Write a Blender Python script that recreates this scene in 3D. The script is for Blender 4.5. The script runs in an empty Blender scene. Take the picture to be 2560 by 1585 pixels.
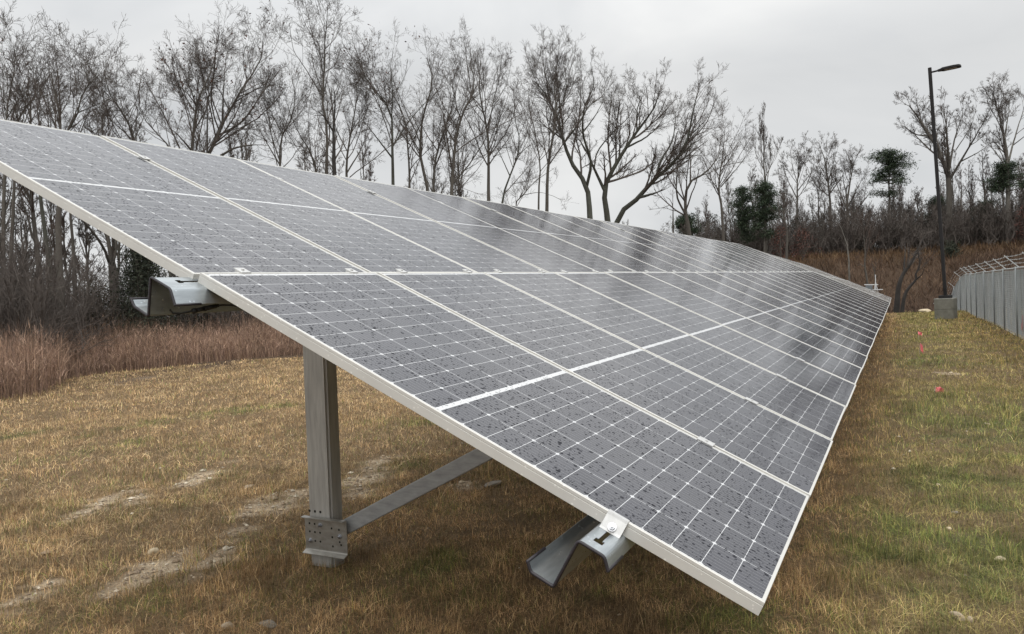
import bpy, bmesh, math, random
import numpy as np
from mathutils import Vector, Matrix

# ------------------------------------------------------------------ camera, sky, sun, exposure
S = bpy.context.scene
COL = S.collection
CX, CY, CZ = 0.3237, -1.9242, 1.5659
CM = np.array([[0.890451, 0.029219, 0.454139], [0.452922, 0.040136, -0.890646], [-0.044251, 0.998767, 0.022506]])
FPX = 1924.34                                    # focal length in pixels of the 2560 px photograph
cam_d = bpy.data.cameras.new("camera")
cam = bpy.data.objects.new("camera", cam_d); COL.objects.link(cam)
cam_d.sensor_width = 36; cam_d.lens = FPX / 2560 * 36
cam_d.clip_start = 0.05; cam_d.clip_end = 3000
mw = Matrix.Identity(4)
for i in range(3):
    for j in range(3): mw[i][j] = CM[i][j]
mw[0][3], mw[1][3], mw[2][3] = CX, CY, CZ
cam.matrix_world = mw
S.camera = cam

SUN_EL, SUN_AZ = math.radians(58), math.radians(150)      # azimuth measured from +Y towards +X
world = bpy.data.worlds.new("World"); S.world = world; world.use_nodes = True
wt = world.node_tree; wt.nodes.clear()
def wn(t, **k):
    n = wt.nodes.new(t)
    for a, b in k.items(): setattr(n, a, b)
    return n
wo = wn('ShaderNodeOutputWorld'); bg = wn('ShaderNodeBackground'); bg.inputs['Strength'].default_value = 0.1
sky = wn('ShaderNodeTexSky', sky_type='NISHITA', sun_disc=False)
sky.sun_elevation = SUN_EL; sky.sun_rotation = SUN_AZ; sky.air_density = 1.0; sky.dust_density = 4.0
tc = wn('ShaderNodeTexCoord'); mp = wn('ShaderNodeMapping'); mp.inputs['Scale'].default_value = (1.0, 1.0, 1.9)
n1 = wn('ShaderNodeTexNoise'); n1.inputs['Scale'].default_value = 2.3; n1.inputs['Detail'].default_value = 5; n1.inputs['Roughness'].default_value = 0.5
n1.inputs['Distortion'].default_value = 0.35
cr = wn('ShaderNodeValToRGB'); e = cr.color_ramp.elements
e[0].position = 0.36; e[0].color = (6.4, 6.55, 6.68, 1)
e[1].position = 0.64; e[1].color = (8.35, 8.38, 8.32, 1)
sx = wn('ShaderNodeSeparateXYZ')
zr = wn('ShaderNodeMapRange'); zr.inputs['From Min'].default_value = 0.25; zr.inputs['From Max'].default_value = 0.9
zr.inputs['To Min'].default_value = 1.0; zr.inputs['To Max'].default_value = 2.4
# a brighter band low over the trees: thin cloud near the horizon
br = wn('ShaderNodeMapRange'); br.inputs['From Min'].default_value = 0.0; br.inputs['From Max'].default_value = 0.28
br.inputs['To Min'].default_value = 1.10; br.inputs['To Max'].default_value = 0.97
mu = wn('ShaderNodeMath', operation='MULTIPLY'); vm = wn('ShaderNodeVectorMath', operation='SCALE')
mx = wn('ShaderNodeMix', data_type='RGBA'); mx.inputs[0].default_value = 0.96
L = wt.links.new
L(tc.outputs['Generated'], mp.inputs[0]); L(mp.outputs[0], n1.inputs['Vector']); L(n1.outputs['Fac'], cr.inputs[0])
L(tc.outputs['Generated'], sx.inputs[0]); L(sx.outputs['Z'], zr.inputs[0]); L(sx.outputs['Z'], br.inputs[0])
L(zr.outputs[0], mu.inputs[0]); L(br.outputs[0], mu.inputs[1])
L(cr.outputs[0], vm.inputs[0]); L(mu.outputs[0], vm.inputs['Scale'])
L(sky.outputs[0], mx.inputs[6]); L(vm.outputs[0], mx.inputs[7]); L(mx.outputs[2], bg.inputs['Color']); L(bg.outputs[0], wo.inputs[0])

sd = bpy.data.lights.new("sun", 'SUN'); sd.energy = 1.35; sd.angle = math.radians(40); sd.color = (1.0, 0.97, 0.92)
so = bpy.data.objects.new("sun", sd); COL.objects.link(so)
sdir = Vector((math.cos(SUN_EL) * math.sin(SUN_AZ), math.cos(SUN_EL) * math.cos(SUN_AZ), math.sin(SUN_EL)))
so.rotation_euler = sdir.to_track_quat('Z', 'Y').to_euler(); so.location = (0, 0, 30)

S.view_settings.view_transform = 'Standard'; S.view_settings.look = 'None'
S.view_settings.exposure = 0.0; S.view_settings.gamma = 1.0; S.view_settings.use_curve_mapping = False
S.render.engine = 'CYCLES'
S.cycles.max_bounces = 6; S.cycles.diffuse_bounces = 3; S.cycles.glossy_bounces = 3

# ------------------------------------------------------------------ helpers
def tag(o, label=None, cat=None, group=None, kind=None):
    if label: o['label'] = label
    if cat: o['category'] = cat
    if group: o['group'] = group
    if kind: o['kind'] = kind
    return o
def empty(name, loc=(0, 0, 0)):
    o = bpy.data.objects.new(name, None); COL.objects.link(o); o.location = loc; o.empty_display_size = 0.2
    return o
def mesh_np(name, V, polys, mats, parent=None, col=None, smooth=False, uv=None, matidx=None):
    """V (n,3); polys list of index arrays (k,3) or (k,4)"""
    V = np.asarray(V, np.float32)
    me = bpy.data.meshes.new(name)
    me.vertices.add(len(V)); me.vertices.foreach_set('co', V.ravel())
    loops = np.concatenate([np.asarray(p).ravel() for p in polys]).astype(np.int32)
    tot = np.concatenate([np.full(len(p), np.asarray(p).shape[1]) for p in polys]).astype(np.int32)
    st = np.concatenate([[0], np.cumsum(tot)[:-1]]).astype(np.int32)
    me.loops.add(len(loops)); me.loops.foreach_set('vertex_index', loops)
    me.polygons.add(len(tot)); me.polygons.foreach_set('loop_start', st)
    me.update(calc_edges=True)
    me.polygons.foreach_set('use_smooth', np.full(len(tot), bool(smooth)))
    if matidx is not None: me.polygons.foreach_set('material_index', np.asarray(matidx, np.int32))
    if col is not None:
        a = me.color_attributes.new('Col', 'FLOAT_COLOR', 'POINT')
        c = np.ones((len(V), 4), np.float32); c[:, :3] = col; a.data.foreach_set('color', c.ravel())
    if uv is not None:
        l = me.uv_layers.new(name='UVMap'); l.data.foreach_set('uv', np.asarray(uv, np.float32)[loops].ravel())
    me.validate()
    for m in (mats if isinstance(mats, (list, tuple)) else [mats]): me.materials.append(m)
    o = bpy.data.objects.new(name, me); COL.objects.link(o)
    if parent: o.parent = parent
    return o
class MB:
    def __init__(s): s.V = []; s.F = []; s.n = 0
    def add(s, v, f):
        s.V.extend([tuple(p) for p in v]); s.F.extend([tuple(i + s.n for i in q) for q in f]); s.n += len(v); return s
    def box(s, lo, hi, M=None, bev=0.0):
        bm = bmesh.new(); bmesh.ops.create_cube(bm, size=1)
        c = [(a + b) / 2 for a, b in zip(lo, hi)]; d = [abs(b - a) for a, b in zip(lo, hi)]
        for v in bm.verts: v.co = Vector((v.co.x * d[0] + c[0], v.co.y * d[1] + c[1], v.co.z * d[2] + c[2]))
        if bev: bmesh.ops.bevel(bm, geom=bm.edges[:], offset=bev, segments=2, affect='EDGES', profile=0.7)
        return s.bm(bm, M)
    def bm(s, bm, M=None):
        if M is not None: bm.transform(M)
        bm.verts.ensure_lookup_table(); bm.verts.index_update()
        s.add([v.co[:] for v in bm.verts], [[v.index for v in f.verts] for f in bm.faces]); bm.free(); return s
    def cyl(s, a, b, r, r2=None, k=12, cap=True):
        a = Vector(a); b = Vector(b); r2 = r if r2 is None else r2
        d = (b - a).normalized(); x = d.orthogonal().normalized(); y = d.cross(x)
        v = [tuple(a + x * r * math.cos(t) + y * r * math.sin(t)) for t in [i * 2 * math.pi / k for i in range(k)]]
        v += [tuple(b + x * r2 * math.cos(t) + y * r2 * math.sin(t)) for t in [i * 2 * math.pi / k for i in range(k)]]
        f = [(i, (i + 1) % k, k + (i + 1) % k, k + i) for i in range(k)]
        if cap: f += [tuple(range(k))[::-1], tuple(range(k, 2 * k))]
        return s.add(v, f)
    def tube(s, pts, r, k=8):
        P = np.array([pts], float); R = np.array([[r] * len(pts)], float)
        v, q = tubes(P, R, k); return s.add(v.tolist(), q.tolist())
    def build(s, name, m, parent=None, smooth=False):
        me = bpy.data.meshes.new(name); me.from_pydata(s.V, [], s.F); me.validate(); me.update()
        me.polygons.foreach_set('use_smooth', np.full(len(me.polygons), bool(smooth)))
        me.materials.append(m)
        o = bpy.data.objects.new(name, me); COL.objects.link(o)
        if parent: o.parent = parent
        return o
def tubes(P, R, k):
    """P (N,m,3), R (N,m) -> verts, quads"""
    N, m, _ = P.shape
    T = np.gradient(P, axis=1); T /= np.linalg.norm(T, axis=2, keepdims=True) + 1e-9
    mean = np.abs(P[:, -1] - P[:, 0]); ref = np.zeros((N, 3)); ref[np.arange(N), mean.argmin(1)] = 1
    A = np.cross(T, ref[:, None, :]); A /= np.linalg.norm(A, axis=2, keepdims=True) + 1e-9
    B = np.cross(T, A)
    th = np.arange(k) * 2 * np.pi / k
    ring = A[:, :, None, :] * np.cos(th)[None, None, :, None] + B[:, :, None, :] * np.sin(th)[None, None, :, None]
    V = (P[:, :, None, :] + ring * R[:, :, None, None]).reshape(-1, 3)
    i = np.arange(N)[:, None, None] * m * k; j = np.arange(m - 1)[None, :, None] * k; a = np.arange(k)[None, None, :]; b = (a + 1) % k
    Q = np.stack([i + j + a, i + j + b, i + j + k + b, i + j + k + a], -1).reshape(-1, 4)
    return V, Q

def _h(ix, iy, s):
    n = (ix.astype(np.int64) * 374761393 + iy.astype(np.int64) * 668265263 + s * 1442695041) & 0x7fffffff
    n = (n ^ (n >> 13)) * 1274126177 & 0x7fffffff
    return ((n ^ (n >> 16)) & 0xffff) / 65535.0
def vnoise(x, y, s=0):
    ix = np.floor(x); iy = np.floor(y); fx = x - ix; fy = y - iy
    fx = fx * fx * (3 - 2 * fx); fy = fy * fy * (3 - 2 * fy)
    a = _h(ix, iy, s); b = _h(ix + 1, iy, s); c = _h(ix, iy + 1, s); d = _h(ix + 1, iy + 1, s)
    return (a * (1 - fx) + b * fx) * (1 - fy) + (c * (1 - fx) + d * fx) * fy
def fbm(x, y, s=0, o=4):
    r = 0; a = 0.5; t = 0
    for i in range(o): r = r + a * vnoise(x * 2 ** i, y * 2 ** i, s + i * 7); t += a; a *= 0.55
    return r / t
def sst(a, b, x):
    t = np.clip((x - a) / (b - a), 0, 1); return t * t * (3 - 2 * t)

def H(x, y):
    """height of the ground"""
    x = np.asarray(x, float); y = np.asarray(y, float)
    # flat yard, then a crest, a ditch and the brushy hill beyond it
    drop = -2.3 * sst(41.5, 57, y)
    hill = (6.9 * sst(57, 84, y) + 1.2 * sst(84, 140, y)) * sst(-70, -30, x)
    west = -0.5 * sst(-20, -34, -(-x)) if False else -0.7 * sst(18, 30, -x) * (1 - sst(38, 46, y))
    bump = 0.035 * (fbm(x * 0.9, y * 0.9, 3) - 0.5) + 0.10 * (fbm(x * 0.22, y * 0.22, 9) - 0.5)
    far = 1.2 * (fbm(x * 0.05, y * 0.05, 5) - 0.5) * sst(60, 80, np.hypot(x, y))
    return drop + hill + west + bump + far
# rays through the photograph (coordinates of a 2442 px wide view of it) to points in the place
def ray(px, py):
    c = np.array([(px * 1.04832 - 1280) / FPX, -(py * 1.04832 - 792.5) / FPX, -1.0])
    return CM @ c
C0 = np.array([CX, CY, CZ])
def gp(px, py, z=0.0):
    d = ray(px, py); return C0 + d * (z - CZ) / d[2]
def dp(px, py, D):
    d = ray(px, py); return C0 + d * D / math.hypot(d[0], d[1])

# ------------------------------------------------------------------ materials
def mat(name, base=(0.5, 0.5, 0.5), rough=0.6, metal=0.0, noise=None, bump=None, vcol=False, spec=0.5, coord='Object'):
    m = bpy.data.materials.new(name); m.use_nodes = True; t = m.node_tree; b = t.nodes['Principled BSDF']
    b.inputs['Roughness'].default_value = rough; b.inputs['Metallic'].default_value = metal; b.inputs['Specular IOR Level'].default_value = spec
    b.inputs['Base Color'].default_value = (*base, 1)
    src = None
    if vcol:
        a = t.nodes.new('ShaderNodeAttribute'); a.attribute_name = 'Col'; src = a.outputs['Color']
        t.links.new(src, b.inputs['Base Color'])
    co = t.nodes.new('ShaderNodeTexCoord')
    if noise:                                     # (scale, colour2, detail, stretch)
        mp_ = t.nodes.new('ShaderNodeMapping'); mp_.inputs['Scale'].default_value = noise[3] if len(noise) > 3 else (1, 1, 1)
        n = t.nodes.new('ShaderNodeTexNoise'); n.inputs['Scale'].default_value = noise[0]; n.inputs['Detail'].default_value = noise[2]; n.inputs['Roughness'].default_value = 0.65
        r = t.nodes.new('ShaderNodeMapRange'); r.inputs['From Min'].default_value = 0.32; r.inputs['From Max'].default_value = 0.68
        x = t.nodes.new('ShaderNodeMix'); x.data_type = 'RGBA'
        t.links.new(co.outputs[coord], mp_.inputs[0]); t.links.new(mp_.outputs[0], n.inputs['Vector']); t.links.new(n.outputs['Fac'], r.inputs[0]); t.links.new(r.outputs[0], x.inputs[0])
        if vcol:
            x.blend_type = 'MULTIPLY'; x.inputs[7].default_value = (*noise[1], 1); t.links.new(src, x.inputs[6])
        else:
            x.inputs[6].default_value = (*base, 1); x.inputs[7].default_value = (*noise[1], 1)
        t.links.new(x.outputs[2], b.inputs['Base Color'])
    if bump:
        n = t.nodes.new('ShaderNodeTexNoise'); n.inputs['Scale'].default_value = bump[0]; n.inputs['Detail'].default_value = 4
        u = t.nodes.new('ShaderNodeBump'); u.inputs['Strength'].default_value = bump[1]; u.inputs['Distance'].default_value = bump[2]
        t.links.new(co.outputs[coord], n.inputs['Vector']); t.links.new(n.outputs['Fac'], u.inputs['Height']); t.links.new(u.outputs[0], b.inputs['Normal'])
    return m

def water_beads(t, co, scale, thr, rmin, rmax, dim='3D'):
    """round bead mask from a 2D voronoi; returns mask socket"""
    v = t.nodes.new('ShaderNodeTexVoronoi'); v.voronoi_dimensions = dim; v.inputs['Scale'].default_value = scale; v.inputs['Randomness'].default_value = 1
    t.links.new(co, v.inputs['Vector'])
    s = t.nodes.new('ShaderNodeSeparateColor'); t.links.new(v.outputs['Color'], s.inputs[0])
    mr = t.nodes.new('ShaderNodeMapRange'); mr.inputs['From Min'].default_value = thr; mr.inputs['From Max'].default_value = 1
    mr.inputs['To Min'].default_value = rmin; mr.inputs['To Max'].default_value = rmax
    t.links.new(s.outputs[0], mr.inputs[0])
    gt = t.nodes.new('ShaderNodeMath'); gt.operation = 'GREATER_THAN'; gt.inputs[1].default_value = thr; t.links.new(s.outputs[0], gt.inputs[0])
    lt = t.nodes.new('ShaderNodeMath'); lt.operation = 'LESS_THAN'; t.links.new(v.outputs['Distance'], lt.inputs[0]); t.links.new(mr.outputs[0], lt.inputs[1])
    m = t.nodes.new('ShaderNodeMath'); m.operation = 'MULTIPLY'; t.links.new(gt.outputs[0], m.inputs[0]); t.links.new(lt.outputs[0], m.inputs[1])
    return m.outputs[0], s.outputs[1]

PW, PL, PITCH, GAP, TH = 1.002, 2.078, 1.022, 0.0273, 0.040
def cell_material():
    m = bpy.data.materials.new('solar_glass'); m.use_nodes = True; t = m.node_tree; b = t.nodes['Principled BSDF']; out = t.nodes['Material Output']
    N = t.nodes.new; K = t.links.new
    def M(op, a, b_=None, c=None):
        n = N('ShaderNodeMath'); n.operation = op
        for i, v in enumerate((a, b_, c)):
            if v is None: continue
            if isinstance(v, (int, float)): n.inputs[i].default_value = v
            else: K(v, n.inputs[i])
        return n.outputs[0]
    uvn = N('ShaderNodeUVMap'); uvn.uv_map = 'UVMap'; sp = N('ShaderNodeSeparateXYZ'); K(uvn.outputs[0], sp.inputs[0])
    s, q = sp.outputs['X'], sp.outputs['Y']
    cw, chh, mg, band = 0.1622, 0.0846, 0.0144, 0.018
    mid = PL / 2 - 0.010
    sc = M('DIVIDE', M('SUBTRACT', s, mg), cw); fs = M('FRACT', sc)
    upper = M('GREATER_THAN', q, mid)
    q0 = mid - band / 2 - 12 * chh
    qq = M('SUBTRACT', M('SUBTRACT', q, q0), M('MULTIPLY', upper, band))
    qc = M('DIVIDE', qq, chh); fq = M('FRACT', qc)
    ds = M('MULTIPLY', M('SUBTRACT', 0.5, M('ABSOLUTE', M('SUBTRACT', fs, 0.5))), cw)     # distance to nearest column line
    dq = M('MULTIPLY', M('SUBTRACT', 0.5, M('ABSOLUTE', M('SUBTRACT', fq, 0.5))), chh)
    inside = M('MULTIPLY', M('GREATER_THAN', ds, 0.0010), M('GREATER_THAN', dq, 0.0009))
    inside = M('MULTIPLY', inside, M('GREATER_THAN', M('ADD', ds, dq), 0.0085))
    inside = M('MULTIPLY', inside, M('MULTIPLY', M('GREATER_THAN', sc, 0.0), M('LESS_THAN', sc, 6.0)))
    inside = M('MULTIPLY', inside, M('MULTIPLY', M('GREATER_THAN', qc, 0.0), M('LESS_THAN', qc, 24.0)))
    notband = M('GREATER_THAN', M('ABSOLUTE', M('SUBTRACT', q, mid)), band / 2)
    inside = M('MULTIPLY', inside, notband)
    # nine thin silver ribbons per cell
    fb = M('FRACT', M('MULTIPLY', fs, 9.0)); db = M('MULTIPLY', M('ABSOLUTE', M('SUBTRACT', fb, 0.5)), cw / 9)
    bus = M('MULTIPLY', M('LESS_THAN', db, 0.00055), inside)
    # slight colour difference from cell to cell
    fl = N('ShaderNodeCombineXYZ'); K(M('FLOOR', sc), fl.inputs[0]); K(M('FLOOR', qc), fl.inputs[1])
    oi = N('ShaderNodeObjectInfo'); K(M('MULTIPLY', oi.outputs['Random'], 57.0), fl.inputs[2])
    wnz = N('ShaderNodeTexWhiteNoise'); K(fl.outputs[0], wnz.inputs['Vector'])
    ca = N('ShaderNodeMix'); ca.data_type = 'RGBA'; K(wnz.outputs['Value'], ca.inputs[0])
    ca.inputs[6].default_value = (0.016, 0.017, 0.028, 1); ca.inputs[7].default_value = (0.023, 0.024, 0.037, 1)
    c1 = N('ShaderNodeMix'); c1.data_type = 'RGBA'; K(bus, c1.inputs[0]); K(ca.outputs[2], c1.inputs[6]); c1.inputs[7].default_value = (0.22, 0.22, 0.23, 1)
    c2 = N('ShaderNodeMix'); c2.data_type = 'RGBA'; K(inside, c2.inputs[0]); c2.inputs[6].default_value = (0.62, 0.63, 0.64, 1); K(c1.outputs[2], c2.inputs[7])
    K(c2.outputs[2], b.inputs['Base Color'])
    b.inputs['IOR'].default_value = 1.80
    # glass: a slightly wet, faintly textured sheet; dried streaks vary its gloss down the slope
    off = N('ShaderNodeCombineXYZ'); K(s, off.inputs[0]); K(q, off.inputs[1]); K(M('MULTIPLY', oi.outputs['Random'], 91.0), off.inputs[2])
    vo = off.outputs[0]
    st = N('ShaderNodeMapping'); st.inputs['Scale'].default_value = (9, 0.7, 1); K(vo, st.inputs[0])
    sn = N('ShaderNodeTexNoise'); sn.inputs['Scale'].default_value = 1.6; sn.inputs['Detail'].default_value = 4; K(st.outputs[0], sn.inputs['Vector'])
    rr = N('ShaderNodeMapRange'); rr.inputs['From Min'].default_value = 0.3; rr.inputs['From Max'].default_value = 0.7; rr.inputs['To Min'].default_value = 0.07; rr.inputs['To Max'].default_value = 0.16
    K(sn.outputs['Fac'], rr.inputs[0])
    # beads of rain: fine ones everywhere in drifts, fewer big ones
    cl = N('ShaderNodeTexNoise'); cl.inputs['Scale'].default_value = 5.0; cl.inputs['Detail'].default_value = 3; K(vo, cl.inputs['Vector'])
    clm = N('ShaderNodeMapRange'); clm.inputs['From Min'].default_value = 0.36; clm.inputs['From Max'].default_value = 0.60; clm.clamp = True; K(cl.outputs['Fac'], clm.inputs[0])
    wv = N('ShaderNodeTexNoise'); wv.inputs['Scale'].default_value = 160; K(vo, wv.inputs['Vector'])
    vadd = N('ShaderNodeVectorMath'); vadd.operation = 'ADD'; cxx = N('ShaderNodeCombineXYZ'); K(M('MULTIPLY', oi.outputs['Random'], 91.0), cxx.inputs[0]); K(M('MULTIPLY', oi.outputs['Random'], 37.0), cxx.inputs[1]); K(vo, vadd.inputs[0]); K(cxx.outputs[0], vadd.inputs[1])
    wob = N('ShaderNodeMix'); wob.data_type = 'RGBA'; wob.blend_type = 'LINEAR_LIGHT'; wob.inputs[0].default_value = 0.0022; K(vadd.outputs[0], wob.inputs[6]); K(wv.outputs['Color'], wob.inputs[7])
    f1, r1 = water_beads(t, wob.outputs[2], 98, 0.42, 0.11, 0.29, '2D')
    f2, r2 = water_beads(t, wob.outputs[2], 52, 0.55, 0.10, 0.27, '2D')
    f3, r3 = water_beads(t, wob.outputs[2], 31, 0.84, 0.13, 0.22, '2D')
    k1 = M('MULTIPLY', f1, M('LESS_THAN', r1, M('MULTIPLY', clm.outputs[0], 0.75)))
    k2 = M('MULTIPLY', f2, M('LESS_THAN', r2, M('ADD', clm.outputs[0], 0.12)))
    bead = M('MAXIMUM', M('MAXIMUM', k1, k2), f3)
    K(M('MULTIPLY_ADD', bead, -0.02, rr.outputs[0]), b.inputs['Roughness'])
    # a bead bulges: it turns the mirror of the sky away and shows the dark cell under it
    db_ = N('ShaderNodeBsdfPrincipled'); bc_ = N('ShaderNodeVectorMath'); bc_.operation = 'SCALE'; bc_.inputs['Scale'].default_value = 0.5; K(c2.outputs[2], bc_.inputs[0]); K(bc_.outputs[0], db_.inputs['Base Color'])
    db_.inputs['Roughness'].default_value = 0.35; db_.inputs['IOR'].default_value = 1.12
    ms = N('ShaderNodeMixShader'); K(M('MULTIPLY', bead, 0.92), ms.inputs[0]); K(b.outputs[0], ms.inputs[1]); K(db_.outputs[0], ms.inputs[2])
    K(ms.outputs[0], out.inputs['Surface'])
    bn = N('ShaderNodeTexNoise'); bn.inputs['Scale'].default_value = 3; K(vo, bn.inputs['Vector'])
    bu = N('ShaderNodeBump'); bu.inputs['Strength'].default_value = 0.10; bu.inputs['Distance'].default_value = 0.0012; K(bn.outputs['Fac'], bu.inputs['Height']); K(bu.outputs[0], b.inputs['Normal'])
    return m
def wet_metal(name, base, c2, rough, metal, nscale, stretch=(1, 1, 1), beads=0.5):
    m = mat(name, base, rough, metal, noise=(nscale, c2, 5, stretch), bump=(60, 0.05, 0.002))
    t = m.node_tree; b = t.nodes['Principled BSDF']; co = t.nodes.new('ShaderNodeTexCoord')
    k, r = water_beads(t, co.outputs['Object'], 70, 1 - beads, 0.06, 0.24)
    src = b.inputs['Base Color'].links[0].from_socket
    x = t.nodes.new('ShaderNodeMix'); x.data_type = 'RGBA'; t.links.new(k, x.inputs[0]); t.links.new(src, x.inputs[6])
    x.inputs[7].default_value = (min(1, base[0] * 1.35), min(1, base[1] * 1.35), min(1, base[2] * 1.37), 1); t.links.new(x.outputs[2], b.inputs['Base Color'])  # bright glint of each bead painted as a lighter base colour
    rm = t.nodes.new('ShaderNodeMapRange'); rm.inputs['To Min'].default_value = rough; rm.inputs['To Max'].default_value = 0.08
    t.links.new(k, rm.inputs[0]); t.links.new(rm.outputs[0], b.inputs['Roughness'])
    return m
M_CELL = cell_material()
M_BACK = mat('white_backsheet', (0.7, 0.7, 0.69), 0.6)
M_ALU = wet_metal('anodised_aluminium', (0.66, 0.65, 0.61), (0.58, 0.57, 0.54), 0.40, 0.15, 3, (1, 1, 1), 0.35)
M_CLAMP = mat('clamp_aluminium', (0.68, 0.68, 0.67), 0.36, 0.3, noise=(25, (0.52, 0.52, 0.51), 6), bump=(70, .1, .002))
M_GALV = wet_metal('galvanised_rail', (0.50, 0.54, 0.56), (0.34, 0.37, 0.39), 0.34, 0.85, 5, (1, 6, 6), 0.5)
M_POST = mat('galvanised_post', (0.50, 0.49, 0.455), 0.55, 0.3, noise=(6, (0.34, 0.33, 0.31), 7, (6, 6, 0.6)), bump=(30, 0.08, 0.003))
M_BRACE = mat('galvanised_brace', (0.42, 0.43, 0.43), 0.5, 0.3, noise=(9, (0.28, 0.285, 0.285), 7, (1, 4, 4)), bump=(30, 0.08, 0.003))
M_BOLT = mat('zinc_bolt', (0.55, 0.57, 0.6), 0.3, 0.9, noise=(80, (0.35, 0.35, 0.36), 3))
M_RUB = mat('black_rubber_trim', (0.012, 0.011, 0.014), 0.45, 0, noise=(200, (0.03, 0.024, 0.03), 3))
M_HOLE_SHADE = mat('hole_shade', (0.015, 0.013, 0.01), 0.9)  # near-black colour painted for the shade inside bolt holes
M_CABLE = mat('black_cable', (0.012, 0.012, 0.013), 0.5, 0, noise=(90, (0.02, 0.02, 0.02), 2))
M_GRASS = mat('grass_blades', (0.2, 0.15, 0.08), 0.75, vcol=True, spec=0.25)
M_BRUSH = mat('dry_brush_stalks', (0.2, 0.12, 0.08), 0.85, vcol=True, spec=0.15)
M_LEAF = mat('leaf_clumps', (0.05, 0.06, 0.03), 0.7, vcol=True, spec=0.2)
M_BARK = mat('dark_bark', (0.088, 0.078, 0.068), 0.9, 0, noise=(3, (0.115, 0.105, 0.09), 8, (1, 1, 0.4)), bump=(14, 0.5, 0.03), spec=0.2)
M_BARKK = mat('black_wet_bark', (0.030, 0.027, 0.025), 0.85, 0, noise=(3, (0.055, 0.050, 0.045), 8), spec=0.25)
M_BARKG = mat('grey_lichen_bark', (0.10, 0.105, 0.088), 0.9, 0, noise=(2, (0.055, 0.052, 0.042), 8, (1, 1, 0.5)), bump=(14, 0.5, 0.03), spec=0.2)
M_BARKP = mat('pale_bark', (0.22, 0.21, 0.185), 0.9, 0, noise=(4, (0.08, 0.07, 0.06), 8, (1, 1, 0.5)), spec=0.2)
M_TWIG = mat('brown_twigs', (0.125, 0.106, 0.093), 0.85, 0, noise=(0.8, (0.080, 0.069, 0.062), 4), spec=0.2)
M_TWIGR = mat('reddish_twigs', (0.098, 0.066, 0.053), 0.85, 0, noise=(0.8, (0.060, 0.044, 0.037), 4), spec=0.2)
M_LIGHT = mat('bronze_pole_paint', (0.016, 0.015, 0.015), 0.6, 0.0, noise=(6, (0.024, 0.022, 0.022), 5, (1, 1, 0.2)), spec=.25)
M_LENS = mat('lamp_lens', (0.25, 0.25, 0.24), 0.25)
M_CONC = mat('weathered_concrete', (0.20, 0.195, 0.165), 0.85, 0, noise=(5, (0.125, 0.122, 0.098), 8, (1, 1, 1)), bump=(35, 0.3, 0.004))
M_CONC2 = mat('pale_concrete_cap', (0.33, 0.33, 0.29), 0.8, 0, noise=(9, (0.24, 0.24, 0.21), 5))
M_SLAT = mat('grey_privacy_slats', (0.25, 0.275, 0.27), 0.5, 0, vcol=True, noise=(12, (0.80, 0.82, 0.82), 5, (1, 1, 6)))
M_WIRE = mat('galvanised_wire', (0.55, 0.57, 0.57), 0.45, 0.4, noise=(3, (0.42, 0.44, 0.44), 4))
M_PINK = mat('pink_flag_plastic', (0.95, 0.24, 0.27), 0.5, 0, noise=(20, (0.85, 0.18, 0.21), 3))
M_FPOST = mat('dull_fence_post', (0.30, 0.32, 0.32), 0.5, 0.2, noise=(6, (0.25, 0.27, 0.27), 4))
M_ROCK = mat('pale_tan_stone', (0.42, 0.34, 0.24), 0.85, 0, noise=(18, (0.28, 0.22, 0.15), 6), bump=(40, 0.5, 0.01))
M_ROCKG = mat('grey_stone', (0.25, 0.22, 0.18), 0.85, 0, noise=(18, (0.15, 0.13, 0.10), 6), bump=(40, 0.5, 0.01))
M_ROCKW = mat('cream_stone', (0.62, 0.53, 0.38), 0.85, 0, noise=(6, (0.5, 0.40, 0.26), 6), bump=(30, 0.5, 0.02))
M_WHITE = mat('white_paint', (0.62, 0.63, 0.64), 0.5, 0, noise=(8, (0.6, 0.6, 0.6), 4))
M_GREYBOX = mat('grey_box_paint', (0.16, 0.18, 0.20), 0.5, 0, noise=(8, (0.12, 0.14, 0.15), 4))

def ground_material():
    m = bpy.data.materials.new('ground_soil_and_thatch'); m.use_nodes = True; t = m.node_tree; b = t.nodes['Principled BSDF']
    N = t.nodes.new; K = t.links.new
    a = N('ShaderNodeAttribute'); a.attribute_name = 'Col'; co = N('ShaderNodeTexCoord')
    n = N('ShaderNodeTexNoise'); n.inputs['Scale'].default_value = 55; n.inputs['Detail'].default_value = 8; n.inputs['Roughness'].default_value = 0.75; K(co.outputs['Object'], n.inputs['Vector'])
    r = N('ShaderNodeMapRange'); r.inputs['From Min'].default_value = 0.3; r.inputs['From Max'].default_value = 0.7; r.inputs['To Min'].default_value = 0.35; r.inputs['To Max'].default_value = 1.7; K(n.outputs['Fac'], r.inputs[0])
    v = N('ShaderNodeVectorMath'); v.operation = 'SCALE'; K(a.outputs['Color'], v.inputs[0]); K(r.outputs[0], v.inputs['Scale']); K(v.outputs[0], b.inputs['Base Color'])
    b.inputs['Roughness'].default_value = 0.95; b.inputs['Specular IOR Level'].default_value = 0.15
    u = N('ShaderNodeBump'); u.inputs['Strength'].default_value = 0.6; u.inputs['Distance'].default_value = 0.03; K(n.outputs['Fac'], u.inputs['Height']); K(u.outputs[0], b.inputs['Normal'])
    return m

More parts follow.
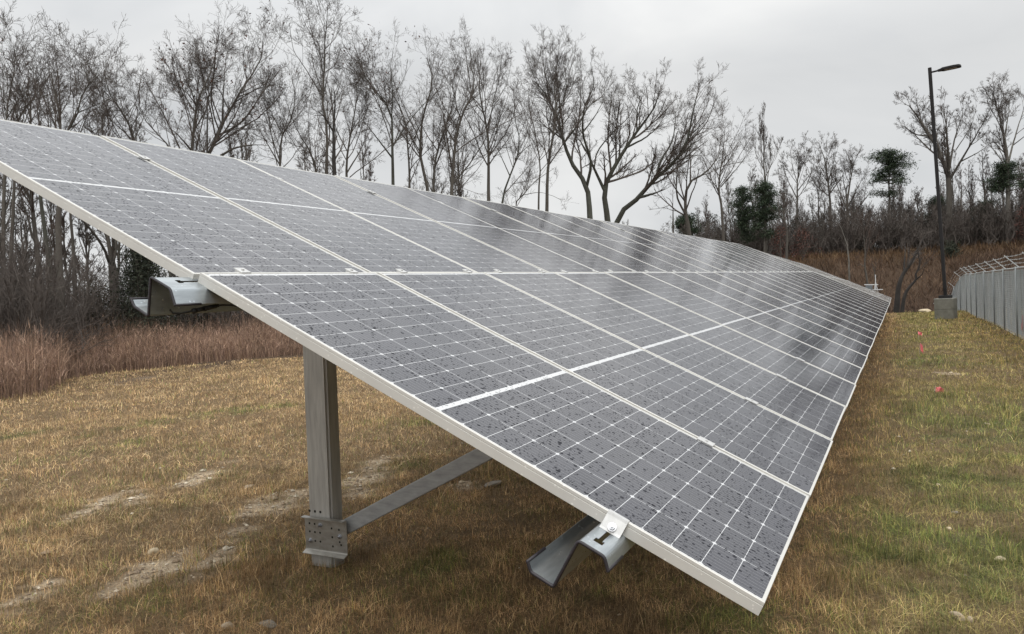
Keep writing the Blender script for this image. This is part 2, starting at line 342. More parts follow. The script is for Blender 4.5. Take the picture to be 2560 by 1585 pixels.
# ------------------------------------------------------------------ ground
GRAV = [(230, 1205, .9, .12), (330, 1185, .5, .10), (470, 1140, .9, .16), (880, 1128, 1.3, .22), (600, 1215, .6, .15), (690, 1195, .8, .20), (300, 1395, .55, .13), (400, 1355, .8, .17),
        (520, 1330, .7, .10), (80, 1420, .5, .1), (560, 1275, .5, .12), (330, 905, 1.5, .5), (520, 870, 2.0, .6), (2260, 890, .5, .2), (1110, 1150, .3, .1)]
GREEN = [(60, 1040, .7, .3), (250, 1070, 1.2, .3), (420, 1005, 1.6, .5), (600, 985, 1.2, .4), (130, 1500, .4, .15), (1050, 1350, .6, .3), (1000, 1010, .8, .3), (930, 1125, .6, .2), (400, 1455, .3, .12), (2100, 1250, 1.2, .6), (2350, 1350, 1.0, .6), (2200, 860, 1.6, .8), (2380, 1050, 1.2, .7), (2250, 1150, 1.0, .5), (2420, 1200, .6, .4), (1750, 1480, .5, .3), (2080, 1330, .4, .2), (1030, 1330, .3, .15), (1420, 1420, .3, .15), (350, 1440, .35, .12)]
def blobs(x, y, L_, stretch_dir=(0.35, 0.94), seed=0):
    r = np.zeros_like(x)
    for (px, py, a, b) in L_:
        c = gp(px, py); dx = x - c[0]; dy = y - c[1]
        u = dx * stretch_dir[0] + dy * stretch_dir[1]; v = -dx * stretch_dir[1] + dy * stretch_dir[0]
        r = np.maximum(r, np.exp(-((u / a) ** 2 + (v / b) ** 2)))
    return r
def zones(x, y):
    n1_ = fbm(x * 1.3, y * 1.3, 21); n2_ = fbm(x * 4.5, y * 4.5, 33); n3_ = fbm(x * 0.35, y * 0.35, 41)
    near = (np.hypot(x - CX, y - CY) < 60)
    g = blobs(x, y, GRAV, (-0.45, 0.89)) * near; n9_ = fbm(x * 9, y * 9, 55)
    gravel = sst(0.50, 0.72, g * 0.62 + n2_ * 0.5 + .55 * (n9_ - .5) - 0.075) * sst(.05, .3, g)
    gr = blobs(x, y, GREEN, (0.1, 0.99)) * near
    right = sst(-0.3, 0.6, x)
    green = np.clip(sst(0.45, 0.85, gr * 0.45 + n2_ * 0.7 + n1_ * .2 - .2) + right * sst(0.40, 0.68, n1_ * 0.6 + n2_ * 0.4) * (0.6 + .3 * (1 - sst(6, 12, y))) + 0.35 * sst(0.6, 0.8, n2_ * .6 + n3_ * .4), 0, 1)
    return gravel, green, right, n1_, n2_, n3_
def ground_sheet():
    def axis(parts):
        a = []
        for lo, hi, st in parts: a += list(np.arange(lo, hi, st))
        return np.array(a + [parts[-1][1]])
    xs = axis([(-600, -120, 40), (-120, -40, 5), (-40, -10, 0.8), (-10, 5, 0.14), (5, 12, 0.6), (12, 60, 3), (60, 600, 36)])
    ys = axis([(-60, -8, 6), (-8, 0, 0.6), (0, 14, 0.14), (14, 48, 0.45), (48, 100, 1.5), (100, 200, 8), (200, 900, 50)])
    X, Y = np.meshgrid(xs, ys); x = X.ravel(); y = Y.ravel(); z = H(x, y)
    gravel, green, right, a, b, c = zones(x, y)
    base = np.array([0.155, 0.108, 0.062]) * (0.75 + 0.5 * b[:, None])
    base = base * (1 - 0.0 * right[:, None])
    grc = np.array([0.095, 0.09, 0.042]); gv = np.array([0.44, 0.35, 0.245])
    col = base * (1 - green[:, None] * .8) + grc * green[:, None] * .8
    col = col * (1 - gravel[:, None]) + gv * gravel[:, None] * (0.7 + 0.6 * b[:, None])
    far = (sst(40, 46, y) + sst(14, 18, -x))[:, None].clip(0, 1)
    col = col * (1 - far) + np.array([0.075, 0.05, 0.033]) * far
    nx, ny = len(xs), len(ys)
    i = np.arange(ny - 1)[:, None] * nx + np.arange(nx - 1)[None, :]
    Q = np.stack([i, i + 1, i + nx + 1, i + nx], -1).reshape(-1, 4)
    o = mesh_np('ground', np.stack([x, y, z], 1), [Q], ground_material(), col=col, smooth=True)
    tag(o, kind='structure')
ground_sheet()

def blades(name, x, y, z, h, w, col, lean, rng, m, taper=0.15, seg=2):
    """thin curved blades, seg quads then a tip"""
    n = len(x); az = rng.uniform(0, 2 * np.pi, n); face = az + rng.uniform(-1.2, 1.2, n) + np.pi / 2
    dx = np.cos(az) * lean; dy = np.sin(az) * lean; wx = np.cos(face) * w / 2; wy = np.sin(face) * w / 2
    ts = [0, 0.5, 1.0]; V = []
    for k, t in enumerate(ts):
        bx = x + dx * h * t ** 1.6; by = y + dy * h * t ** 1.6
        bz = z + h * (t - 0.35 * np.minimum(lean, 1.6) * t * t) - 0.004
        if k < 2:
            s = 1 if k == 0 else 0.75
            V += [np.stack([bx - wx * s, by - wy * s, bz], 1), np.stack([bx + wx * s, by + wy * s, bz], 1)]
        else: V += [np.stack([bx, by, bz], 1)]
    V = np.stack(V, 1).reshape(-1, 3); i = np.arange(n) * 5
    Q = np.stack([i, i + 1, i + 3, i + 2], 1); T = np.stack([i + 2, i + 3, i + 4], 1)
    C = np.repeat(col, 5, axis=0)
    return mesh_np(name, V, [Q, T], m, col=C)

def in_view(x, y, margin=0.12, back=0.0):
    """rough wedge in front of the camera, widened so that a step aside still sees grass"""
    a = np.arctan2(-(x - CX), (y - CY))
    return (a > math.radians(-12) - margin) & (a < math.radians(63) + margin)
# edge of the tall brush on the left, as a line in plan
BR = np.array([gp(-260, 1010)[:2], gp(0, 955)[:2], gp(95, 945)[:2], gp(165, 905)[:2], gp(240, 885)[:2], gp(430, 866)[:2], gp(700, 848)[:2], gp(900, 835)[:2], gp(1100, 820)[:2], (-12, 43), (-3, 46), (8, 49)])
def brush_depth(x, y):
    """how far behind the brush's edge a point lies (m, positive inside), seen outward from the yard"""
    a = np.arctan2(y - CY, -(x - CX)); r = np.hypot(x - CX, y - CY)
    ea = np.arctan2(BR[:, 1] - CY, -(BR[:, 0] - CX)); er = np.hypot(BR[:, 0] - CX, BR[:, 1] - CY)
    return r - np.interp(a, ea, er)

def grass():
    rng = np.random.default_rng(5)
    def sample(r0, r1, dens):
        a0, a1 = math.radians(-26), math.radians(74); area = (a1 - a0) / 2 * (r1 ** 2 - r0 ** 2); n = int(area * dens)
        a = rng.uniform(a0, a1, n); r = np.sqrt(rng.uniform(r0 ** 2, r1 ** 2, n))
        return CX - r * np.sin(a), CY + r * np.cos(a)
    X, Y, W, HH = [], [], [], []
    for r0, r1, dens, w, h in ((1.2, 3.4, 17000, .0016, .038), (3.4, 5, 13000, .0018, .038), (5, 8, 6500, .0024, .040), (8, 14, 2300, .0036, .042), (14, 24, 800, .0062, .046), (24, 47, 420, .012, .05)):
        x, y = sample(r0, r1, dens); X.append(x); Y.append(y); W.append(np.full(len(x), w)); HH.append(np.full(len(x), h))
    x = np.concatenate(X); y = np.concatenate(Y); w = np.concatenate(W); h = np.concatenate(HH)
    gravel, green, right, a, b, c = zones(x, y)
    keep = (rng.random(len(x)) > gravel * 0.93) & (brush_depth(x, y) < 1.0) & (y < 46.5)
    keep &= (rng.random(len(x)) < (0.35 + 1.1 * b)) & ((x > -7) | (np.hypot(x, y) < 24))
    x, y, w, h, gravel, green, right, a, b, c = [q[keep] for q in (x, y, w, h, gravel, green, right, a, b, c)]
    n = len(x)
    pal = np.array([[.28, .200, .115], [.20, .132, .070], [.38, .295, .175], [.120, .084, .050], [.24, .170, .085]])
    palR = .80 * np.array([[.27, .215, .090], [.19, .155, .060], [.36, .295, .14], [.13, .105, .048], [.19, .185, .060]])
    pg = np.array([[.085, .105, .032], [.12, .135, .04], [.06, .08, .027], [.17, .165, .052]])
    k = rng.choice(5, n, p=[.32, .26, .14, .14, .14]); cL = pal[k]; cR = palR[k]; kg = rng.integers(0, 4, n)
    col = cL * (1 - right[:, None]) + cR * right[:, None]
    isg = rng.random(n) < green * 0.62 + 0.05 + .22 * sst(.42, .62, fbm(x * 2.6, y * 2.6, 61)) * (np.hypot(x, y) < 9)
    col[isg] = pg[kg[isg]]
    # grass under the array is browner and darker; the open field is paler straw
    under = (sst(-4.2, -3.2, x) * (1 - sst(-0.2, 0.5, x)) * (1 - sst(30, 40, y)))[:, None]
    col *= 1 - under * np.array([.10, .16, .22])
    field = (sst(3.5, 8, -x))[:, None]; col *= 1 + field * np.array([.16, .16, .18])
    rs = sst(.5, 2.5, x)[:, None] * sst(.45, .65, c)[:, None]; col *= 1 + rs * np.array([.14, .0, -.02])
    col *= np.array([2.05, 2.02, 1.94]) * (0.36 + 1.15 * fbm(x * 3.2, y * 3.2, 77))[:, None] * (0.66 + .62 * sst(.28, .68, fbm(x * 11, y * 11, 88, 3)))[:, None] * rng.uniform(.4, 1.5, n)[:, None]
    lean = np.abs(rng.normal(1.15, 0.75, n)); up = rng.random(n) < (0.30 + 0.35 * sst(.5, .7, a)); lean[up] = rng.uniform(.05, .5, up.sum())
    hh = h * rng.lognormal(0, 0.42, n) * (0.65 + 0.75 * a) * (.75 + .5 * sst(.3, .7, fbm(x * 5, y * 5, 99, 3))); hh[isg] *= 1.15
    long_ = rng.random(n) < .03; hh[long_] *= 1.9
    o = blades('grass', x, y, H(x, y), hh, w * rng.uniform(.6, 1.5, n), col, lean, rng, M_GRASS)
    tag(o, 'short dormant brown and green grass covering the yard', kind='stuff')
grass()

def brush():
    rng = np.random.default_rng(8)
    # left: waist-high band of broom sedge in front of the trees
    n = 150000; x = rng.uniform(-52, -8, n); y = rng.uniform(-6, 48, n); d = brush_depth(x, y)
    edge = 0.9 * (fbm(x * .8, y * .8, 3) - .5)
    k = (d + edge > 0) & (d < 8.5) & (rng.random(n) < np.clip(1.25 - d / 9, .25, 1)); x, y, d = x[k], y[k], d[k]
    # every plant is a bunch of stalks
    m = 5; x = (np.repeat(x, m) + rng.normal(0, .10, len(x) * m)); y = (np.repeat(y, m) + rng.normal(0, .10, len(y) * m)); d = np.repeat(d, m); n = len(x)
    tall = (0.55 + 0.9 * fbm(x * .45, y * .45, 12)) * (0.55 + 0.45 * sst(0, 1.2, d))
    tall = np.clip(tall, .3, None) * (1.0 + 0.30 * sst(2, 4, x * 0 + d))
    h = 1.42 * tall * rng.uniform(.55, 1.15, n)
    pal = 1.8 * np.array([[.25, .168, .128], [.17, .110, .080], [.34, .230, .165], [.09, .064, .05], [.24, .165, .11]])
    col = pal[rng.choice(5, n)] * rng.uniform(.6, 1.15, n)[:, None] * (0.62 + .75 * fbm(x * .6, y * .6, 4))[:, None]
    z = H(x, y); q = rng.integers(0, n, 170000); f = rng.uniform(.35, 1.0, len(q)); jx, jy = rng.normal(0, .09, (2, len(q)))
    z2 = z[q] + h[q] * f * .8; x = np.concatenate([x, x[q] + jx]); y = np.concatenate([y, y[q] + jy]); z = np.concatenate([z, z2]); col = np.concatenate([col, col[q] * rng.uniform(.8, 1.25, (len(q), 1))])
    hh = np.concatenate([h, rng.uniform(.10, .28, len(q))]); ww = np.concatenate([rng.uniform(.005, .012, n), rng.uniform(.004, .010, len(q))]); ln = np.concatenate([np.abs(rng.normal(.28, .25, n)), np.abs(rng.normal(.9, .5, len(q)))])
    V1 = (x, y, z, hh, ww, col, ln)
    # the hill across the ditch
    n2 = 105000; x = rng.uniform(-40, 34, n2); y = rng.uniform(46, 86, n2); 
    k = (x < 3 + (y - 46) * 1.2) | (y > 52); x, y = x[k], y[k]; n2 = len(x)
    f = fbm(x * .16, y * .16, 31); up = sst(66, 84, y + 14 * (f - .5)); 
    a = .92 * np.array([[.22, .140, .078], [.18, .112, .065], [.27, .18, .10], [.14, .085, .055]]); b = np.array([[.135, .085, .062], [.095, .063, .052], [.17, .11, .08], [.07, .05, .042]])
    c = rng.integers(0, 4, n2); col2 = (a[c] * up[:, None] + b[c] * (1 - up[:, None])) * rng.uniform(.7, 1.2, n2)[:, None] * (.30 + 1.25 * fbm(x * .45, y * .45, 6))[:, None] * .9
    h2 = (0.4 + 0.8 * fbm(x * .35, y * .35, 15)) * rng.uniform(.4, 1.3, n2) * (.30 + .70 * sst(57, 64, y))
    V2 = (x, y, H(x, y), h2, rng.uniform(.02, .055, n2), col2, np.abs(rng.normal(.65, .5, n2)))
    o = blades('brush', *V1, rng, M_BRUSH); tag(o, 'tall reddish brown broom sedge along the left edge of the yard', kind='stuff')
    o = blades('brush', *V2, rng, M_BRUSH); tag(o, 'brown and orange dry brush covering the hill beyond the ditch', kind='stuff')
brush()

def rock(name, px, py, r, m, label, seed, squash=.6, xy=None, z=None, long_=1.0):
    rng = random.Random(seed); bm = bmesh.new(); bmesh.ops.create_icosphere(bm, subdivisions=3, radius=1)
    ph = [Vector((rng.gauss(0, 1), rng.gauss(0, 1), rng.gauss(0, 1))).normalized() for _ in range(9)]
    for v in bm.verts:
        n = v.co.normalized(); d = 1.0
        for i, p in enumerate(ph): d -= max(0, n.dot(p) - .55) * (.55 if i < 6 else .3)
        v.co = n * d * (1 + rng.uniform(-.03, .03))
    a = rng.uniform(0, 3.1)
    for v in bm.verts:
        c = v.co; c = Vector((c.x * r * long_, c.y * r * .8, c.z * r * squash)); v.co = Vector((c.x * math.cos(a) - c.y * math.sin(a), c.x * math.sin(a) + c.y * math.cos(a), c.z))
    p = gp(px, py) if xy is None else (xy[0], xy[1], 0)
    o = MB().bm(bm).build(name, m, smooth=False); o.location = (p[0], p[1], float(H(p[0], p[1])) + r * squash * .45)
    tag(o, label, 'stone')
    return o
for i, (px, py, r, m, lab, sq, lg) in enumerate([
        (592, 1161, .055, M_ROCK, 'flat tan stone in the brown grass left of the post', .45, 1.3),
        (365, 1322, .045, M_ROCKW, 'rounded cream stone at the top of the gravel patch', .8, 1),
        (1178, 1156, .075, M_ROCKG, 'grey flat stone under the brace behind the panel edge', .4, 1.5),
        (2385, 1337, .030, M_ROCKW, 'tan oval stone in the green grass at the right', .6, 1.3),
        (2285, 1478, .034, M_ROCK, 'larger tan stone near the bottom right corner', .7, 1.3),
        (2312, 1484, .022, M_ROCK, 'small tan stone touching the larger one at bottom right', .8, 1),
        (2355, 1010, .03, M_ROCKW, 'small pale stone right of the fallen pink flag', .5, 1.4),
        (2238, 1155, .020, M_ROCKW, 'small white stone in the middle of the right lawn', .8, 1),
        (2275, 1222, .026, M_ROCKG, 'small pinkish grey stone in the right lawn', .6, 1.3),
        (2262, 1258, .022, M_ROCKW, 'white chip of stone below the pinkish stone', .5, 1.3),
        (545, 1506, .035, M_ROCK, 'tan stone at the bottom edge left of the post', .7, 1.1),
        (640, 1500, .045, M_ROCKG, 'dull grey tan stone half sunk in grass below the post', .4, 1.4)]):
    rock('stone', px, py, r, m, lab, 40 + i, sq, long_=lg)
rock('boulder', 2207, 741, .42, M_ROCKW, 'cream coloured lump of rubble lying on the crest beside the lamp base', 91, .34, xy=(gp(2207, 743.5)[0], gp(2207, 743.5)[1]), long_=1.4)['category'] = 'rubble'

def gravel():
    rng = np.random.default_rng(12); n = 200000
    x = rng.uniform(-14, 3, n); y = rng.uniform(-1, 16, n); g, *_ = zones(x, y); b = _[3]
    k = rng.random(n) < sst(.25, .8, g) * np.where(np.hypot(x, y) < 7, 1, .35); x, y = x[k], y[k]
    x2 = rng.uniform(-8, 3, 420); y2 = rng.uniform(0, 10, 420); x = np.concatenate([x, x2]); y = np.concatenate([y, y2])
    n = len(x); r = rng.lognormal(math.log(.0068), .5, n) * (1 + .09 * np.hypot(x, y)); z = H(x, y) + r * .25
    oct_ = np.array([[1, 0, 0], [0, 1, 0], [-1, 0, 0], [0, -1, 0], [0.1, 0, .6], [0, .1, -.5]])
    V = oct_[None] * r[:, None, None] * rng.uniform(.55, 1.3, (n, 6, 1)); a = rng.uniform(0, 6.28, n); c, s = np.cos(a)[:, None], np.sin(a)[:, None]
    V = np.stack([V[..., 0] * c - V[..., 1] * s + x[:, None], V[..., 0] * s + V[..., 1] * c + y[:, None], V[..., 2] + z[:, None]], -1).reshape(-1, 3)
    F = np.array([[0, 1, 4], [1, 2, 4], [2, 3, 4], [3, 0, 4], [1, 0, 5], [2, 1, 5], [3, 2, 5], [0, 3, 5]])
    T = (np.arange(n)[:, None, None] * 6 + F[None]).reshape(-1, 3)
    pal = np.array([[.56, .46, .33], [.42, .33, .23], [.68, .60, .47], [.32, .25, .18], [.50, .38, .26]])
    C = np.repeat(pal[rng.integers(0, 5, n)] * rng.uniform(.7, 1.15, n)[:, None], 6, axis=0)
    tag(mesh_np('gravel', V, [T], mat('loose_gravel', (.4, .3, .2), .9, vcol=True, noise=(60, (.7, .7, .7), 4)), col=C), 'patches of loose tan gravel showing through the grass', kind='stuff')
gravel()

# ------------------------------------------------------------------ solar array
O0 = np.array([0, 0, 0.8]); U = np.array([0, 0.999925, 0.012217]); Vv = np.array([-0.898794, -0.0053556, 0.438338]); Nn = np.array([0.438371, -0.0109806, 0.898727])
N1 = 20                                            # modules along the first table, further 5 + 14 along the one behind it
def path(n):
    """point on the lower edge after n modules and the row's direction there"""
    p = O0 + U * min(n, N1) * PITCH; d = U
    if n >= N1: d = U - Nn * .030
    if n > N1: p = p + (U - Nn * .030) * min(n - N1, 5) * PITCH + U * 0.03
    if n > N1 + 5: p = p + (U - Nn * .024) * (n - N1 - 5) * PITCH; d = U - Nn * .024
    if n == N1 + 5: d = U - Nn * .024
    return p, d / np.linalg.norm(d)
def frame_mat(n, v0, jit=0.0, tilt=0.0):
    p, d = path(n); v = Vv - d * (Vv @ d); v /= np.linalg.norm(v); nn = np.cross(d, v)
    if nn[2] < 0: nn = -nn
    v = v * math.cos(tilt) + nn * math.sin(tilt); nn = np.cross(d, v); nn = nn if nn[2] > 0 else -nn
    # local x = -d would mirror; keep x=d, y=v, z=n (right handed when d x v = n)
    p = p + v * (v0 + jit)
    m = Matrix.Identity(4)
    for i in range(3): m[i][0], m[i][1], m[i][2], m[i][3] = d[i], v[i], nn[i], p[i]
    return m
def frame_mesh():
    prof = [(0.0015, -TH), (0, -TH + .001), (0, -.0125), (.0012, -.0117), (.0012, -.0100), (0, -.0092), (0, -.0010), (.0010, 0), (.0092, 0), (.0096, -.0018), (.0096, -.006), (.003, -.0075), (.003, -TH + .002), (.028, -TH + .002), (.028, -TH)]
    k = len(prof); V = []; F = []
    for (cx, cy, sx_, sy_) in ((0, 0, 1, 1), (PW, 0, -1, 1), (PW, PL, -1, -1), (0, PL, 1, -1)):
        V += [(cx + sx_ * d, cy + sy_ * d, h) for d, h in prof]
    for c in range(4):
        for i in range(k):
            a, b = c * k + i, c * k + (i + 1) % k; a2, b2 = ((c + 1) % 4) * k + i, ((c + 1) % 4) * k + (i + 1) % k
            F.append((a, b, b2, a2))
    return MB().add(V, F)
def glass_obj():
    m0 = .0088; V = []; uv = []
    for z in (-.0017, -.0062):
        for x, y in ((m0, m0), (PW - m0, m0), (PW - m0, PL - m0), (m0, PL - m0)): V.append((x, y, z)); uv.append((x, y))
    F = [(0, 1, 2, 3), (7, 6, 5, 4), (0, 4, 5, 1), (1, 5, 6, 2), (2, 6, 7, 3), (3, 7, 4, 0)]
    return mesh_np('glass', V, [np.array(F)], [M_CELL, M_BACK], uv=uv, matidx=[0, 1, 1, 1, 1, 1])
def side_clamp(v):        # sits over the gap to the previous module
    b = MB(); b.box((-.034, v - .032, .0004), (.014, v + .032, .0042), bev=.001); b.box((-.016, v - .022, -.03), (-.004, v + .022, .0004)); b.cyl((-.010, v, .0042), (-.010, v, .0085), .0065, k=6); return b
def top_clamp(u):         # over the gap between lower and upper module
    b = MB(); y = PL + GAP / 2
    b.box((u - .024, y - .022, .0006), (u + .024, y + .022, .0040), bev=.001); b.box((u - .026, y - .0105, -.03), (u + .026, y + .0105, .0006)); b.cyl((u, y, .0044), (u, y, .0095), .0065, k=6); return b
fr0 = frame_mesh().build('frame', M_ALU); gl0 = glass_obj()
sc1 = side_clamp(.41).build('side_clamp', M_CLAMP); sc2 = side_clamp(1.667).build('side_clamp', M_CLAMP)
tc1 = top_clamp(.205).build('middle_clamp', M_CLAMP); tc2 = top_clamp(.845).build('middle_clamp', M_CLAMP)
def instance(src, parent):
    c = src.copy(); COL.objects.link(c); c.parent = parent; return c
ORD = 'first second third fourth fifth sixth seventh eighth ninth tenth eleventh twelfth thirteenth fourteenth fifteenth sixteenth seventeenth eighteenth nineteenth twentieth'.split()
rngp = random.Random(4)
for n in range(N1 + 19):
    for row in (0, 1):
        p = empty('solar_panel'); p.matrix_world = frame_mat(n, row * (PL + GAP), rngp.uniform(-.004, .004) * (n > 0), -.008 * row + rngp.uniform(-.0008, .0008))
        rn = 'upper' if row else 'lower'
        if n < N1: lab = '%s solar panel from the near end in the %s row' % (ORD[n], rn); g = 'solar panels of the near table'
        else: lab = '%s solar panel of the sunken far table, %s row' % (ORD[n - N1], rn); g = 'solar panels of the far table'
        if n == 0 and row == 0: lab = 'nearest solar panel of the lower row, its corner pointing at the viewer'
        if n == 0 and row == 1: lab = 'nearest solar panel of the upper row, cut by the left edge of the photo'
        tag(p, lab, 'solar panel', g)
        instance(fr0, p); instance(gl0, p)
        if n not in (0, N1):
            if not (row == 0 and n == 5): instance(sc1 if row == 0 else sc2, p)
        if row == 0: instance(tc1, p); instance(tc2, p)
for q in (fr0, gl0, sc1, sc2, tc1, tc2): bpy.data.objects.remove(q)

def plane_pt(u, v, h): return O0 + U * u + Vv * v + Nn * h
A0 = Matrix.Identity(4)
for i in range(3): A0[i][0], A0[i][1], A0[i][2], A0[i][3] = U[i], Vv[i], Nn[i], O0[i]
def rounded(pts, r=.008, k=3):
    out = [pts[0]]
    for a, b, c in zip(pts, pts[1:], pts[2:]):
        a, b, c = map(Vector, (a, b, c)); d1 = (a - b); d2 = (c - b); rr = min(r, d1.length * .45, d2.length * .45)
        p, q = b + d1.normalized() * rr, b + d2.normalized() * rr
        for i in range(k + 1):
            t = i / k; out.append(tuple(p * (1 - t) ** 2 + b * 2 * t * (1 - t) + q * t * t))
    out.append(pts[-1]); return out
def offset2(pts, t):
    P = np.array(pts, float); T = np.gradient(P, axis=0); T /= np.linalg.norm(T, axis=1, keepdims=True); return P + np.stack([-T[:, 1], T[:, 0]], 1) * t
def rail(prof, ua, ub, label, slot=None, mm=None, endtrim=True):
    """open cold-formed profile (v,h) swept along u, real thickness; keyhole slot cut in the top flange"""
    root = empty('mounting_rail'); root.matrix_world = A0 if mm is None else mm
    tag(root, label, 'mounting rail', 'mounting rails under the panels')
    t = .0028; pr = rounded(prof); inn = offset2(pr, -t); k = len(pr); b = MB()
    if slot:
        v_, u0, u1 = slot; us = [ua, u0, u0 + .016, u0 + .022, u1, ub]
        # flange vertices on both sides of the slot are added to the profile
        fi = [i for i in range(k - 1) if pr[i][0] > v_ > pr[i + 1][0] and abs(pr[i][1] - pr[i + 1][1]) < 1e-4][0]
        hz = pr[fi][1]
        extra = [(v_ + .013, hz), (v_ + .006, hz), (v_ - .006, hz), (v_ - .013, hz)]
        pr = pr[:fi + 1] + extra + pr[fi + 1:]; inn = offset2(pr, -t); k = len(pr)
    else: us = [ua, ub]; fi = -9
    for u_ in us: b.V += [(u_, p[0], p[1]) for p in pr] + [(u_, p[0], p[1]) for p in inn]
    b.n = len(b.V)
    for s in range(len(us) - 1):
        for i in range(k - 1):
            cut = False
            if slot:
                if s in (1, 2) and fi + 1 <= i <= fi + 3: cut = True
                if s == 2 and i in (fi + 1, fi + 3): cut = True
                if s == 3 and i == fi + 2: cut = True
            if cut: continue
            a = s * 2 * k + i; c = (s + 1) * 2 * k + i
            b.F += [(a, a + 1, c + 1, c), (a + k, c + k, c + k + 1, a + k + 1)]
    for s in (0, len(us) - 1):
        for i in range(k - 1): a = s * 2 * k + i; b.F.append((a, a + k, a + k + 1, a + 1))
    for i in (0, k - 1):
        for s in range(len(us) - 1): a = s * 2 * k + i; c = (s + 1) * 2 * k + i; b.F.append((a, c, c + k, a + k))
    b.build('profile', M_GALV, root)
    if endtrim:
        mid = offset2(pr, -t / 2); P = [(ua - .001, q[0], q[1]) for q in mid]
        tr = MB().tube(P, .0048, 8); tr.cyl(P[0], (ua + .105, P[0][1], P[0][2]), .0046, k=8); tr.cyl(P[-1], (ua + .105, P[-1][1], P[-1][2]), .0046, k=8)
        for q in (P[0], P[-1]):
            bm = bmesh.new(); bmesh.ops.create_uvsphere(bm, u_segments=8, v_segments=6, radius=.0050); tr.bm(bm, Matrix.Translation(q))
        tr.build('edge_trim', M_RUB, root, smooth=True)
    return root
LOWP = [(.546, -.166), (.527, -.187), (.455, -.187), (.444, -.0412), (.371, -.0412), (.350, -.068)]
LOWP = [(a, b) for a, b in LOWP]
UPP = [(2.196, -.150), (2.172, -.168), (2.092, -.170), (2.128, -.0412), (2.030, -.0412), (1.990, -.082)]
TOPP = [(a + 3.36, b) for a, b in LOWP]
r1_ = rail(LOWP, -.158, N1 * PITCH + .12, 'lowest galvanised rail, ending in an open wing under the front edge', slot=(.408, -.116, .02))
r2_ = rail(UPP, -.150, N1 * PITCH + .12, 'middle galvanised rail poking out at the joint of the two rows', slot=(2.085, -.082, .05))
r3_ = rail(TOPP, -.158, N1 * PITCH + .12, 'highest galvanised rail hidden under the top of the array')
mfar = frame_mat(N1 + 5, 0)
for P_, nm in ((LOWP, 'lowest rail of the sunken far table'), (UPP, 'middle rail of the sunken far table'), (TOPP, 'highest rail of the sunken far table')):
    rail(P_, -5 * PITCH, 14 * PITCH, nm, mm=mfar, endtrim=False)
# end clamp with bolt on the lowest rail
def end_clamp(v, parent):
    b = MB(); w = .030
    pts = [(.009, .0035), (-.003, .0035), (-.0065, -.004), (-.024, -.034), (-.031, -.0380)]; q = offset2(pts, .0028)
    V = [];
    for s in (-w, w): V += [(p[0], v + s, p[1]) for p in pts] + [(p[0], v + s, p[1]) for p in q]
    k = len(pts); F = []
    for i in range(k - 1): F += [(i, i + 1, 2 * k + i + 1, 2 * k + i), (k + i, 3 * k + i, 3 * k + i + 1, k + i + 1), (i, k + i, k + i + 1, i + 1), (2 * k + i, 2 * k + i + 1, 3 * k + i + 1, 3 * k + i)]
    F += [(0, 2 * k, 3 * k, k), (k - 1, 2 * k - 1, 4 * k - 1, 3 * k - 1)]
    o = b.add(V, F).build('end_clamp', M_CLAMP, parent)
    a_ = Vector((-.0215, v, -.0245)); nn_ = Vector((-.82, 0, .57))
    c = MB().cyl(a_, a_ + nn_ * .0018, .012, k=16); c.cyl(a_ + nn_ * .0018, a_ + nn_ * .009, .0082, k=6); c.cyl(a_ + nn_ * .009, a_ + nn_ * .015, .0042, k=10)
    c.build('bolt', M_BOLT, o)
end_clamp(.408, r1_); end_clamp(3.77, r3_)

